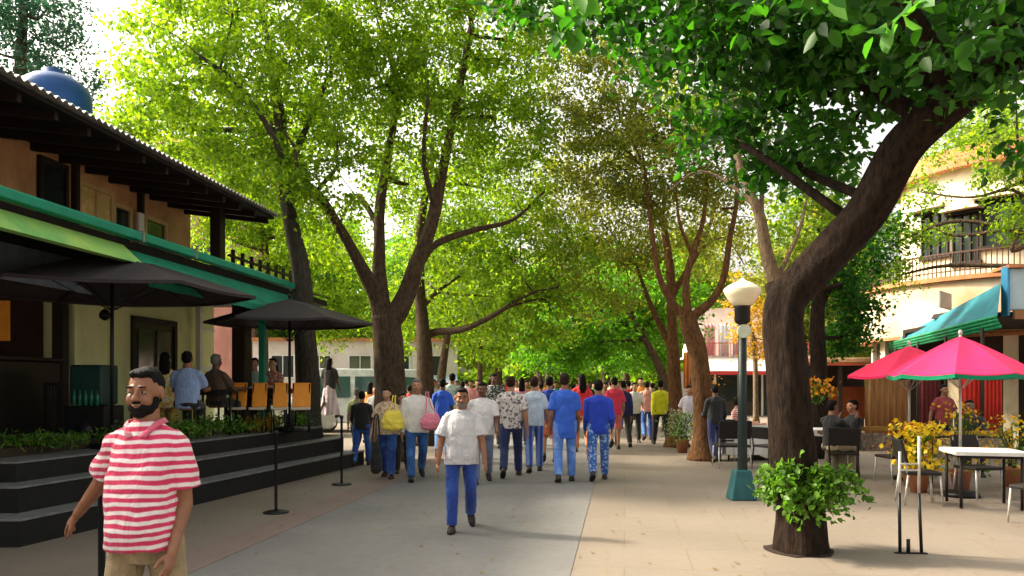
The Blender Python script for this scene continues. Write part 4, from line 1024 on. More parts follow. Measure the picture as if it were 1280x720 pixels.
tk = thing('water_tank', 'bright blue water tank above the corrugated roof at top left', 'water tank', L(-9.5,13.3,5.62), R(0))
MB().lathe([(.55,0),(.62,.1),(.62,1.1),(.58,1.25),(.36,1.42),(.18,1.48),(.18,1.56),(.0,1.58)], seg=30).build('tank', plain('tank_blue', (.01,.075,.26), (.01,.05,.18), rough=.5, scale=2), tk, True)
MB().box(-.95,.95,-.95,.95,-.1,0).build('stand', M_DARKWOOD, tk)
# cars
def vehicle(label, loc, rz, prof, width, glassp, mat, wheels, wr=.31, name='parked_car', cat='car'):
    t = thing(name, label, cat, loc, rz); hw = width/2
    n = len(prof); v = []
    def tap(z, x): return hw*(1-.13*max(0,(z-.85))/.6)
    for s in (-1,1): v += [(x, s*tap(z,x), z) for x,z in prof]
    f = [tuple(range(n-1,-1,-1)), tuple(range(n,2*n))]+[(i,(i+1)%n,n+(i+1)%n,n+i) for i in range(n)]
    MB().add(v,f).build('body', mat, t, bevel=.05)
    for gp in glassp:
        for s in (-1,1):
            k = len(gp); v = [(x, s*(tap(z,x)+.006), z) for x,z in gp]+[(x, s*(tap(z,x)-.01), z) for x,z in gp]
            MB().add(v,[tuple(range(k)), tuple(range(2*k-1,k-1,-1))]+[(i,i+k,(i+1)%k+k,(i+1)%k) for i in range(k)]).build('side_window', glassm('car_glass',(.03,.08,.08)), t)
    for x in wheels:
        for s in (-1,1):
            w_ = MB().tube([(x,s*(hw-.2),wr),(x,s*(hw+.01),wr)], wr, 24).build('wheel', plain('tyre', (.015,.015,.015), rough=.85), t, bevel=.02)
            MB().tube([(x,s*(hw+.0),wr),(x,s*(hw+.02),wr)], wr*.6, 16).build('rim', M_METAL, w_)
    xf = max(x for x,z in prof)
    for s in (-1,1): MB().ell((xf-.06,s*(hw-.25),.68),(.08,.15,.09)).build('headlight', plain('headlight',(.8,.8,.75),rough=.1), t, True)
    return t
car_prof = [(-2.1,.25),(2.1,.25),(2.15,.6),(2.0,.82),(1.1,.93),(.45,1.38),(-.9,1.42),(-1.6,1.0),(-2.1,.95),(-2.15,.6)]
vehicle('silver parked car seen behind the seated people on the terrace', Vector((-7.6,24.5,.0)), R(8), car_prof, 1.7, [[(.95,.95),(.42,1.33),(-.2,1.36),(-.2,.95)],[(-.27,.95),(-.27,1.36),(-.85,1.36),(-1.4,.98)]], plain('car_silver',(.55,.56,.56),rough=.25,metal=.3,bmp=0), (-1.35,1.35))
van_prof = [(-2.4,.3),(2.3,.3),(2.4,.7),(2.25,1.15),(1.75,1.95),(1.4,2.1),(-2.3,2.12),(-2.42,1.9),(-2.45,.7)]
vehicle('white van with teal tinted windows behind the woman in the long skirt', Vector((-4.8,27.5,.0)), R(12), van_prof, 1.8, [[(1.95,1.15),(1.6,1.8),(.9,1.85),(.9,1.15)],[(.75,1.15),(.75,1.85),(-.6,1.85),(-.6,1.15)],[(-.75,1.15),(-.75,1.85),(-2.1,1.85),(-2.1,1.15)]], plain('van_white',(.7,.74,.74),rough=.3,bmp=0), (-1.5,1.5), .34, 'parked_van', 'van')

# ================================================================ trees
BK = barkm('bark_grey', (.15,.10,.062), (.045,.030,.020))
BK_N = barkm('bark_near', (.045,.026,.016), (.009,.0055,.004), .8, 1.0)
BK_O = barkm('bark_orange', (.24,.115,.045), (.07,.035,.016))
BK_P = barkm('bark_pale', (.33,.24,.15), (.13,.085,.05), 1.3)
BK_G = barkm('bark_moss', (.10,.09,.07), (.045,.04,.03))
def B(px, py, d, r, n, sq=1.0, ry=None): return (P(px,py,d), (r, ry or r, r*sq), n)
# --- the big leaning tree
d = 7.8
nb = G(1000,689)
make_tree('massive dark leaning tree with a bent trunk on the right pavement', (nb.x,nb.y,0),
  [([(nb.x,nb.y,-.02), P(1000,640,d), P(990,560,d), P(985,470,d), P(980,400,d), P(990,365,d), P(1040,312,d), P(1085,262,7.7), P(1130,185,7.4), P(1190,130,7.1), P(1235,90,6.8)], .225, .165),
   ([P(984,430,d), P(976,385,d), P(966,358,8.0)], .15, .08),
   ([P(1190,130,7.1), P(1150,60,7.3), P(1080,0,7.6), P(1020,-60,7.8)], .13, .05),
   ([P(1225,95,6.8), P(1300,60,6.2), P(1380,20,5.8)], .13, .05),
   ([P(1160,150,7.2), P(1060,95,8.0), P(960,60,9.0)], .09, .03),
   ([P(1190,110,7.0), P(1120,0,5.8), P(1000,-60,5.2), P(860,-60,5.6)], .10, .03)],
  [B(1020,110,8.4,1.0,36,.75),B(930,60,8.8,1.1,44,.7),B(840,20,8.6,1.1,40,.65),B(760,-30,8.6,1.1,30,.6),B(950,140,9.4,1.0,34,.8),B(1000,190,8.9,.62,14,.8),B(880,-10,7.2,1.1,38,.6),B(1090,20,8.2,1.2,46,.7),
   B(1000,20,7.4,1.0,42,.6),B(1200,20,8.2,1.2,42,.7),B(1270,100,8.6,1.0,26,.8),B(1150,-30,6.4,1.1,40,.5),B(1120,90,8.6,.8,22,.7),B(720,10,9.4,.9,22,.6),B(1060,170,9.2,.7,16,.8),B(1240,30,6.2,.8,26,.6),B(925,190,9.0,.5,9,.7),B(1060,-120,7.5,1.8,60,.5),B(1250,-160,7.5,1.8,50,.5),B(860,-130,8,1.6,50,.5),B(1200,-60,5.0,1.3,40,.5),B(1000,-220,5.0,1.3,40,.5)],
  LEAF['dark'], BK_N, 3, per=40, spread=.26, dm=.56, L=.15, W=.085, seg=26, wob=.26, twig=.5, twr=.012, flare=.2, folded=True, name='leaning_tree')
o = MB().poly([(.30*math.cos(R(a))*(1.15+.1*math.sin(a*3.1)),.28*math.sin(R(a))*(1.15+.1*math.cos(a*1.7))) for a in range(0,360,20)],.002,.012); o = o.build('tree_pit', plain('pit_soil', (.03,.018,.012), rough=.95, scale=12, bmp=.7)); o.location = (nb.x+.0,nb.y+.02,0); o.rotation_euler = (0,0,R(6)); setp(o, kind='structure')
# near leaf sprays hanging into the picture
def spray(label, a, b, n, L_, W_, seed):
    t = thing('leafy_twig', label, 'twig', a, 0, 'leafy twigs hanging close to the camera'); rs = np.random.RandomState(seed)
    q = spline([Vector((0,0,0)), (b-a)*.5+Vector((0,0,-.03)), b-a], 8)
    MB().tube(q, [.007-.005*i/(len(q)-1) for i in range(len(q))], 6).build('stem', BK, t, True)
    C = np.array([list(q[int(rs.uniform(.25,1)*(len(q)-1))]) for _ in range(n)])+rs.normal(size=(n,3))*.02
    link('leaves', leaf_mesh('leaves', C, L_, W_, seed, upbias=.3, droop=1.2, folded=True), LEAF['spray'], t)
spray('leafy twig at top centre-right with pale bright leaves, right of the other', P(1170,-40,3.2), P(1095,45,3.0), 14, .11, .065, 4)
spray('leafy twig with bright oval leaves hanging from the top edge over the lamp', P(1080,-60,3.0), P(1015,5,2.9), 10, .10, .055, 5)
spray('leafy twig with vivid green leaves left of the big canopy at top centre', P(740,-60,3.4), P(690,65,3.4), 20, .11, .065, 6)

# --- left row
make_tree('tall grey trunk tree growing through the terrace beside the smaller parasol', P(382,520,16)-Vector((0,0,P(382,520,16).z-.3)),
  [([gpt(384,16,.3),P(384,470,16),P(380,400,16),P(376,340,16),P(364,280,16),P(355,225,16),P(350,150,16.2),P(340,80,16.5)], .27, .10),
   ([P(364,280,16),P(350,190,15),P(300,110,14.5),P(250,70,14)], .08, .03),([P(355,225,16),P(400,120,16.5),P(440,30,17)], .08, .03)],
  [B(330,60,16.5,2.0,70),B(250,90,15,1.6,60),B(210,90,15,.9,22),B(290,20,15,1.7,60),B(240,200,17,1.1,30),B(210,160,16.5,1.0,30),B(165,140,16,.6,10),B(300,180,18,1.2,28),B(330,-60,16,2.2,60),B(400,90,17,1.6,46)],
  LEAF['bright'], BK_G, 11, per=62, spread=.30, L=.125, W=.075, name='terrace_tree')
make_tree('large forked tree with three spreading limbs in the middle of the left row', gpt(487,17,0),
  [([gpt(487,17,-.02),P(487,540,17),P(487,470,17),P(484,420,17),P(482,395,17)], .34, .29),
   ([P(480,410,17),P(470,370,17),P(452,335,16.7),P(428,290,16.2),P(400,245,15.6),P(372,222,15)], .20, .06),
   ([P(482,405,17),P(474,350,17.1),P(474,300,17.2),P(476,250,17.3),P(486,190,17.4),P(500,110,17.6)], .19, .07),
   ([P(486,405,17),P(505,375,17),P(522,325,17),P(540,280,17),P(548,240,17.1),P(556,200,17.2),P(572,120,17.3),P(590,30,17.4)], .23, .07),
   ([P(520,335,17),P(545,305,17.5),P(590,288,18),P(640,275,18.5),P(680,240,19)], .11, .03),
   ([P(545,262,17),P(530,200,16.5),P(535,120,16)], .08, .03)],
  [B(400,200,15.8,1.3,44),B(350,160,15.2,1.3,40),B(450,120,17,1.7,60),B(520,60,17.5,2.0,80),B(600,60,17.5,1.9,70),B(560,150,17.5,1.5,50),B(620,160,18.5,1.5,46),B(470,20,17,2.0,70),B(440,-60,17,2.2,50),B(600,-50,17,2.4,60),B(660,60,18.5,1.5,36),B(520,-120,17,2.4,50),B(420,290,18.5,.9,20),B(510,230,18.5,.9,20),B(650,230,19,1.0,22),B(340,230,17,.9,18)],
  LEAF['bright'], BK, 12, per=62, spread=.30, L=.125, W=.075, seg=18, wob=.2, name='forked_tree')
make_tree('dark trunk tree with a long level branch reaching over the walkers', gpt(532,21,0),
  [([gpt(532,21,-.02),P(532,500,21),P(531,440,21),P(528,400,21),P(524,350,21),P(526,280,21),P(540,200,21)], .29, .08),
   ([P(532,420,21),P(545,415,21),P(580,411,20.5),P(620,392,20),P(660,368,20),P(700,358,20)], .13, .03),
   ([P(526,385,21),P(550,362,21),P(575,345,21.5)], .08, .03)],
  [B(600,330,21,1.5,46),B(650,320,21,1.6,50),B(700,330,21,1.4,36),B(560,280,22,1.6,50),B(620,240,22,1.8,56),B(550,370,22.5,1.0,24),B(690,390,22,1.0,24),B(620,370,22,1.0,20),B(540,180,22,1.9,50)],
  LEAF['mid'], BK, 13, per=52, spread=.34, L=.14, W=.08, name='branching_tree')
make_tree('slim leaning tree beyond the dark trunk with the long branch', gpt(548,26,0),
  [([gpt(548,26,-.02),P(550,490,26),P(556,440,26),P(562,400,26),P(560,330,26)], .2, .07)],
  [B(560,380,27,1.6,44),B(520,340,27,1.8,46),B(600,410,28,1.3,30),B(580,300,27,2.0,50)], LEAF['mid'], BK, 14, per=46, spread=.38, L=.17, W=.095, name='slim_tree')
make_tree('thin straight trunk tree in the distance above the crowd left of centre', gpt(600,36,0),
  [([gpt(600,36,-.02),P(600,470,36),P(601,430,36),P(600,380,36)], .16, .08)],
  [B(600,405,36,1.8,40),B(630,410,37,1.7,36),B(580,380,36,2.0,40),B(640,375,38,2.0,40)], LEAF['bright'], BK, 15, per=44, spread=.45, L=.22, W=.13, name='slim_tree')
# --- right row
make_tree('brown forked tree with a crooked lit trunk left of the lamp post', gpt(879,17,0),
  [([gpt(880,17,-.02),P(880,540,17),P(878,490,17),P(872,440,17),P(862,410,17),P(858,392,17)], .25, .19),
   ([P(858,398,17),P(840,378,17),P(824,345,17),P(815,290,17.2),P(806,210,17.5)], .11, .03),
   ([P(859,395,17),P(858,350,17),P(868,310,17),P(880,270,17.2),P(884,200,17.4)], .10, .03),
   ([P(862,398,17),P(890,375,17),P(905,345,17),P(912,300,17),P(922,240,17.2),P(912,180,17.4)], .11, .03),
   ([P(866,320,17),P(850,280,17),P(845,240,17)], .05, .02)],
  [B(800,200,17.5,1.3,44),B(850,180,17.5,1.5,52),B(900,190,17.5,1.3,42),B(760,180,18.5,1.4,42),B(830,110,18,1.6,56),B(760,100,18.5,1.6,50),B(900,100,18,1.5,40),B(720,140,19,1.2,32),B(780,260,18.5,1.1,26),B(850,255,18.5,1.0,20),B(920,270,18.5,.9,16),B(700,230,19.5,1.1,24),B(740,40,18.5,1.6,40),B(680,170,19.5,1.0,20)],
  LEAF['olive'], BK_O, 21, per=58, spread=.30, L=.11, W=.065, name='forked_tree')
make_tree('brown tree standing just behind the crooked one, dark trunk lit on its left edge', gpt(846,20.5,0),
  [([gpt(846,20.5,-.02),P(845,520,20.5),P(843,460,20.5),P(840,410,20.5),P(838,340,20.5),P(828,270,20.8)], .25, .08),
   ([P(842,440,20.5),P(815,385,21),P(795,330,21.5)], .12, .03),([P(840,370,20.5),P(880,300,21),P(900,240,21.5)], .09, .03)],
  [B(780,330,22,1.4,40),B(740,330,22.5,1.5,44),B(830,300,22,1.4,36),B(880,300,22.5,1.2,26),B(730,270,22.5,1.5,40),B(800,230,22,1.8,48),B(930,330,24,1.2,24),B(700,300,23,1.4,36)],
  LEAF['olive'], BK_O, 22, per=54, spread=.34, L=.13, W=.075, name='brown_tree')
make_tree('tree leaning left beyond the pair of brown trunks', gpt(838,27,0),
  [([gpt(838,27,-.02),P(834,490,27),P(826,462,27),P(812,435,27),P(795,405,27),P(780,370,27)], .22, .07)],
  [B(760,390,28,1.8,56),B(720,400,29,1.8,56),B(800,370,28,1.8,50),B(690,420,30,1.5,40),B(840,390,28,1.4,32),B(740,430,30,1.3,34)], LEAF['green'], BK, 23, per=52, spread=.40, L=.2, W=.12, name='leafy_tree')
make_tree('pale limbed tree rising behind the bend of the leaning trunk', gpt(975,12.5,0),
  [([gpt(975,12.5,-.02),P(975,460,12.5),P(972,390,12.5),P(968,350,12.5),P(958,315,12.5),P(950,272,12.5),P(940,245,12.5),P(924,205,12.6),P(918,150,12.8),P(910,95,13)], .17, .035),
   ([P(968,355,12.5),P(985,320,12.6),P(1000,285,12.8),P(1010,240,13)], .05, .02),
   ([P(951,280,12.5),P(954,220,12.5),P(962,180,12.7),P(945,130,12.9)], .045, .02),([P(946,260,12.5),P(905,225,12.8),P(870,215,13),P(835,240,13.2)], .035, .012)],
  [B(920,90,13.2,.8,20),B(960,150,13.2,.7,16),B(1020,240,13.4,.7,18),B(1050,280,13.6,.6,14),B(1000,300,13.5,.5,10),B(870,130,13.5,.7,14)],
  LEAF['mid'], BK_P, 24, per=42, spread=.26, L=.10, W=.06, name='pale_tree', twr=.010)
make_tree('yellow leaved small tree glowing behind the lamp post', gpt(945,30,0),
  [([gpt(945,30,-.02),P(944,450,30),P(940,410,30)], .12, .06)],
  [B(940,400,30,1.0,24),B(925,365,30,.7,12),B(955,425,30,.7,14)], LEAF['yellow'], BK_P, 25, per=46, spread=.34, L=.15, W=.1, name='yellow_tree')
make_tree('dark ivy-clad trunk between the leaning tree and the corner building', gpt(1022,17.5,0),
  [([gpt(1024,17.5,-.02),P(1024,470,17.5),P(1022,400,17.5),P(1030,330,17.5),P(1050,270,17.5)], .22, .10)],
  [B(1050,360,18,.62,24),B(1060,420,18.3,.5,22),B(1045,300,18,.8,26),B(1080,330,19,.55,16),B(1100,290,19,.6,14),B(1075,390,18.5,.45,16)], LEAF['dark'], BK_N, 26, per=56, spread=.26, L=.12, W=.08, name='ivy_tree')
make_tree('light foliage tree against the upper windows of the corner building', gpt(1290,17,0),
  [([gpt(1300,17,-.02),P(1310,400,17),P(1300,280,17),P(1275,200,17)], .16, .05)],
  [B(1150,240,18.5,.5,10),B(1125,300,18.6,.55,14),B(1165,285,18.7,.35,6),B(1120,345,18.6,.4,8),B(1250,240,17,.6,14),B(1265,190,17,.8,22),B(1275,290,17,.55,12),B(1230,150,17.5,.8,18),B(1180,180,19.5,.7,10),B(1270,120,16,1.0,20)], LEAF['mid'], BK, 27, per=44, spread=.26, L=.11, W=.065, name='light_tree')
# --- background wood
make_tree('bluish dark tree above the roof at the top left corner', gpt(20,24,0),
  [([gpt(20,24,-.02),P(20,250,24),P(25,100,24),P(30,0,24)], .3, .12)],
  [B(30,40,24,1.8,50),B(-20,60,24,1.8,40),B(60,10,24,1.5,34),B(85,100,24,1.0,16),B(100,130,24,.7,8),B(10,-40,24,2.2,40)], LEAF['blue'], BK, 31, per=52, spread=.36, L=.15, W=.09, name='background_tree')
make_tree('sunlit tree filling the gap behind the restaurant railing', gpt(330,30,0),
  [([gpt(330,30,-.02),P(330,420,30),P(333,330,30),P(320,240,30)], .22, .10)],
  [B(320,260,30,2.2,60),B(290,300,30,1.6,44),B(260,230,30,1.8,44),B(400,330,31,2.0,60),B(440,390,31,1.3,40),B(400,400,31,1.2,30),B(350,180,31,2.2,56),B(230,180,30,1.5,30),B(510,400,33,1.4,34),B(370,290,30,1.8,44)], LEAF['bright'], BK, 32, per=50, spread=.42, L=.19, W=.12, name='sunlit_tree')
proto = make_tree('far tree in the street wood, nearest of the left side behind the white building', (-11,48,0),
  [([(-11,48,0),(-10.8,48,3),(-11,48,6)], .35, .2)],
  [(Vector((-11,48,6.5)), (3.4,3.2,3.2), 170), (Vector((-9,46.5,4.2)), (2.2,2.2,1.8), 70), (Vector((-12.8,47,4.0)), (2.2,2.2,1.8), 70), (Vector((-11,48,9.5)), (2.3,2.3,2.0), 60)],
  LEAF['green'], BK, 41, per=46, spread=.6, L=.32, W=.2, name='far_tree', group='far trees closing the street')
fars = [(-4.5,52,1.0,0,'bright'),(2.5,70,1.05,2,'green'),(8.5,60,1.0,1,'green'),(15,66,1.2,4,'mid'),(-17,60,1.3,3,'mid'),(-1.5,85,1.4,5,'bright'),(10.5,88,1.5,2.5,'green'),(20,50,1.1,.7,'olive'),(26,70,1.6,1.9,'mid'),(15.5,44,.8,3.3,'olive'),(4.5,100,1.6,.4,'mid'),(-12,90,1.6,1.4,'green'),(22,100,1.8,5.5,'mid'),(30,46,1.3,2.2,'olive'),(18,30,1.0,4.4,'mid')]
flab = ['far tree with yellow-green leaves beyond the thin distant trunk','far green tree closing the centre of the street','far green tree right of the street centre','far dull green tree behind the terrace restaurant','far dull green tree behind the restaurant roof on the left','very distant bright tree left of the vanishing point','very distant green tree right of the vanishing point','far olive tree behind the pavilion','far tall tree behind the corner building, centre','far small olive tree behind the yellow tree','most distant tree closing the street','distant green tree behind the white building','distant tree behind the pavilion, taller than the rest','far olive tree behind the corner building at the right edge','tree directly behind the rounded corner building']
for (x,y,s,rz,lk), lb in zip(fars, flab):
    c = copy_tree(proto); c.location = (x,y,0); c.rotation_euler.z = rz; c.scale = (s,s,s); c['label'] = lb
    for ch in c.children:
        if ch.name.startswith('crown'):
            ch.material_slots[0].link = 'OBJECT'; ch.material_slots[0].material = LEAF[lk]

# --- far understorey closing the view at ground level
rs = np.random.RandomState(77); n = 60000
C = np.stack([rs.uniform(-45,60,n), 112+rs.normal(size=n)*2.5, np.abs(rs.normal(size=n))*4.0+.3*rs.uniform(size=n)], 1)
C = C[C[:,2] < 6+3*np.sin(C[:,0]*.35)+1.5*np.sin(C[:,0]*1.1)]
o = link('distant_wood', leaf_mesh('distant_wood', C, .75, .5, 77), LEAF['mid']); setp(o, 'hazy mass of far trees and bushes closing the end of the street', 'wood', kind='stuff')
# --- shrubs
def shrub(label, loc, r, h, n, mat, seed, group=None, L_=.07, W_=.035, name='shrub', cat='shrub', rx=None):
    t = thing(name, label, cat, loc, 0, group); rs = np.random.RandomState(seed); m = MB()
    rx = rx or r
    for i in range(max(6,n//60)):
        a = rs.uniform(0,6.28); q = rs.uniform(.3,1)
        m.tube([(0,0,0),(rx*q*.4*math.cos(a),r*q*.4*math.sin(a),h*.6),(rx*q*math.cos(a),r*q*math.sin(a),h*rs.uniform(.6,1))], .006, 4)
    m.build('stems', BK, t)
    C = rs.normal(size=(n,3))*np.array([rx*.55,r*.55,h*.22])+np.array([0,0,h*.55]); C[:,2] = np.abs(C[:,2])
    link('leaves', leaf_mesh('leaves', C, L_, W_, seed), mat, t); return t
sl_ = ['low shrub on the terrace edge just right of the striped shirt man','low dense shrub second along the terrace edge','low shrub in front of the seated man in pale blue','low shrub before the leftmost orange chair','low shrub before the middle orange chairs','low yellowish shrub below the parasol pole','low shrub under the rightmost orange chair','low shrub at the far end of the terrace edge beside the tall trunk']
for i in range(8):
    Y = 10.9+i*.62; X = tline(Y, .98)
    shrub(sl_[i], (X, Y, TZ), .34, [.30,.36,.30,.34,.26,.28,.26,.32][i], 420, LEAF['yellow'] if i == 5 else LEAF['shrub'], 60+i, 'shrubs along the terrace edge', rx=.28)
gl = ['spiky low plant at the left end of the soil bed','low plant with yellowish tips in the middle of the soil bed','low plant behind the striped shirt man, right end of the soil bed']
for i,(x,y) in enumerate(((-5.95,9.5),(-5.55,9.75),(-5.0,10.6))): shrub(gl[i], (x,y,TZ+.1), .32, .16, 360, LEAF['shrub'], 80+i, 'plants in the soil bed', L_=.09, W_=.02, rx=.4)
# leafy collar on the leaning trunk
def collar_plant(label, c, seed):
    t = thing('climbing_plant', label, 'plant', c, 0); rs = np.random.RandomState(seed); m = MB(); pts = []
    for i in range(36):
        a = rs.uniform(0,6.28) if i % 3 else rs.uniform(-2.4,-.7); r0 = .2; q = rs.uniform(.04,.28)*(1.25 if math.cos(a) > .2 else .85); z = rs.uniform(.50,.84)
        p = [Vector((r0*math.cos(a),r0*math.sin(a),z-.1)), Vector(((r0+q*.7)*math.cos(a),(r0+q*.7)*math.sin(a),z+.06)), Vector(((r0+q*1.3)*math.cos(a+.2),(r0+q*1.3)*math.sin(a+.2),z-.03-rs.uniform(0,.16)))]
        s_ = spline(p,4); m.tube(s_, .005, 4); pts += [list(x) for x in s_ for _ in range(7)]
    m.build('stems', BK, t); C = np.array(pts)+rs.normal(size=(len(pts),3))*.035
    link('leaves', leaf_mesh('leaves', C, .075, .05, seed, folded=True), LEAF['shrub'], t)
collar_plant('leafy green creeper wrapped round the lower trunk of the leaning tree', (nb.x,nb.y,0), 90)
# ================================================================ the people
C_ = cloth
W_SHIRT = C_('white', (.78,.76,.76)); BLUEJ = C_('blue_denim', (.015,.07,.34), 'denim', (.05,.2,.6)); NAVY = C_('navy', (.012,.025,.11)); BLK = C_('black', (.012,.012,.014))
ROYAL = C_('royal', (.01,.05,.52)); ROYAL2 = C_('royal_light', (.03,.13,.68)); KHAKI = C_('khaki', (.33,.24,.12), 'denim', (.42,.31,.17))
# 1 the striped shirt man
hero, he = make_person('heavy bearded man in a red and white striped polo shirt, nearest the camera', gpt(183,3.95,0), R(-4), H=1.74, sk='brown',
   shirt=C_('stripe_red', (.66,.03,.11), 'stripes', (.80,.70,.70)), pants=KHAKI, w=.92, belly=.032, hsc=1.0, vs=.0055, legs=((14,6),(-14,22)), arms=((-24,36,4,46),(-6,4,40)), beard='black', head=(2,2),
   eyes=True, fold=.014, hem=.497, collar=C_('collar_red', (.70,.12,.2), 'denim', (.75,.45,.48)), shoes=SANDAL(), loose=1.04)
# 2 the man in the pale shirt
make_person('man in a loose pale grey shirt and blue trousers walking alone in mid-street', Vector((G(577,664).x,G(577,664).y,0)), R(3), H=1.60, sk='brown',
   shirt=C_('pale_grey', (.62,.61,.64)), pants=C_('blue_plain', (.012,.05,.30), 'denim', (.03,.10,.42)), vs=.008, legs=((10,6),(-12,26)), arms=((4,14,12),(6,14,18)), beard='grey', head=(4,6), eyes=True, loose=1.16, hem=.47, w=1.05, fold=.010)
def pp(label, px, fy, top, rz, d=None, **k):
    d = d or H0*1000/(fy-YH); H = H0-(top-YH)/1000*d
    k.setdefault('vs', .011); q = random.Random(int(px))
    k.setdefault('legs', ((q.uniform(6,24),q.uniform(2,12)),(-q.uniform(4,20),q.uniform(10,34))) if q.random() < .5 else ((-q.uniform(4,20),q.uniform(10,34)),(q.uniform(6,24),q.uniform(2,12))))
    k.setdefault('arms', ((q.uniform(-24,24),q.uniform(5,14),q.uniform(6,60)),(q.uniform(-24,24),q.uniform(5,14),q.uniform(6,50))))
    k.setdefault('head', (q.uniform(-22,22), q.uniform(-4,9))); k.setdefault('w', q.uniform(.9,1.1)); k.setdefault('lean', q.uniform(-1,4)); k.setdefault('loose', q.uniform(.98,1.12))
    return make_person(label, gpt(px, d, 0), R(rz), H=max(1.45,min(H,1.9)), **k)
pp('man in a plain white tee shirt half hidden behind the pale grey shirt man', 603, 604, 476, 4, shirt=C_('white_tee',(.74,.72,.74)), pants=C_('grey_blue',(.15,.18,.3)), sk='dark')
pp('walker in a black top and bright blue jeans next to the farthest black post', 452, 582, 488, 176, sleeve='long', shirt=BLK, pants=BLUEJ, sk='tan')
pp('woman in a cream patterned top and jeans carrying a big yellow bag', 484, 598, 484, -8, shirt=C_('cream_print',(.75,.62,.42),'print',(.5,.2,.12)), pants=BLUEJ, sk='light', hair='brown', hair_style='long', arms=((10,12,20),(28,14,60)))
pp('woman in a red and cream blouse close behind the yellow bag', 503, 590, 490, 10, d=14.6, shirt=C_('pink_print',(.7,.35,.3),'print',(.8,.7,.6)), pants=BLK, sk='light', hair_style='bun', hair='brown')
pp('broad man in a white shirt and blue jeans with a pink bag at his side', 521, 600, 470, 12, shirt=C_('white_sh',(.8,.78,.74)), pants=C_('jean2',(.015,.09,.30),'denim',(.04,.17,.45)), w=1.1, sk='tan', hair='grey', sleeve='long', arms=((4,10,25),(15,16,50)))
pp('man in a bright blue shirt and light jeans behind the pink bag', 553, 572, 472, 185, shirt=C_('bright_blue',(.03,.13,.75)), pants=C_('light_jean',(.10,.30,.68),'denim',(.2,.45,.8)), sk='dark')
pp('man in a white shirt with dark print and navy trousers seen from behind', 639, 596, 468, 178, shirt=C_('print_wb',(.72,.66,.62),'print',(.12,.10,.12)), pants=NAVY, sk='tan', hair='brown', w=1.08, arms=((-10,12,14),(12,12,20)), legs=((16,4),(-14,24)))
pp('man in a pale ice blue shirt left of the two men in royal blue', 668, 590, 470, 182, shirt=C_('ice_blue',(.55,.66,.80)), pants=C_('blue_stripe',(.03,.09,.42),'vstripe',(.2,.3,.6)), sk='tan', hair='brown', legs=((12,4),(-8,16)))
pp('man in a long royal blue top and light blue trousers, left of the blue pair', 706, 602, 466, 180, shirt=ROYAL2, pants=C_('mid_blue',(.10,.24,.70),'denim',(.3,.42,.75)), hem=.40, w=1.04, legs=((6,3),(-6,16)), hair='brown', sleeve='short')
pp('man in deep royal blue shirt and speckled jeans, right of the pair in blue', 748, 600, 474, 178, shirt=ROYAL, pants=C_('speckle',(.03,.12,.45),'print',(.3,.45,.75)), hem=.46, w=1.08, legs=((10,3),(-12,22)), sleeve='long')
pp('person in a dark blue top and orange shorts just left of the royal blue pair', 687, 578, 470, 176, shirt=C_('dk_blue',(.01,.04,.34)), pants=C_('rust',(.6,.13,.04)), garment='shorts', sk='brown')
pp('person in a red tee shirt and orange trousers between the two men in blue', 727, 566, 466, 182, shirt=C_('red',(.75,.02,.03)), pants=C_('orange_t',(.75,.25,.05)), sk='brown', hair_style='long')
pp('person in a crimson top with bare legs right of the two men in blue', 768, 562, 471, 178, shirt=C_('crimson',(.65,.03,.08)), pants=C_('coral',(.7,.18,.12)), garment='shorts', sk='tan')
pp('person in a navy top and black trousers beside the crimson top', 779, 558, 474, 184, shirt=C_('navy_t',(.01,.015,.10)), pants=BLK, sleeve='long', sk='tan')
pp('woman in a white blouse and black trousers among the right half of the crowd', 793, 553, 478, 0, shirt=W_SHIRT, pants=BLK, hair_style='long', sk='light')
pp('person in a salmon pink top and blue jeans left of the yellow shirt', 809, 550, 476, 176, shirt=C_('salmon',(.72,.32,.27)), pants=BLUEJ, sk='tan')
pp('person in a vivid yellow shirt and black trousers beside the brown trunks', 826, 556, 473, 182, shirt=C_('yellow',(.85,.85,.02)), pants=BLK, sleeve='long', w=1.08, sk='brown')
pp('person in a lilac white top glimpsed between the two brown trunks', 861, 562, 480, 0, shirt=C_('lilac',(.72,.66,.76)), pants=C_('lilac2',(.55,.5,.6)), sk='tan')
pp('tall figure with bushy dark hair and a black and white top in mid-crowd', 617, 560, 455, 5, sk='dark', shirt=C_('bw',(.05,.06,.06),'print',(.6,.62,.6)), pants=BLK, hair_style='long', w=1.15)
pp('person in a white shirt with a green bag strap at the back of the crowd', 565, 556, 455, 180, shirt=C_('white_gr',(.75,.75,.72),'print',(.1,.5,.4)), pants=C_('teal_t',(.03,.35,.27)), sk='tan')
pp('walker in a pale green blouse next to the terrace end', 446, 574, 484, 170, d=17.5, shirt=C_('pale_gr',(.45,.5,.2)), pants=BLK, sk='tan', hair='grey')
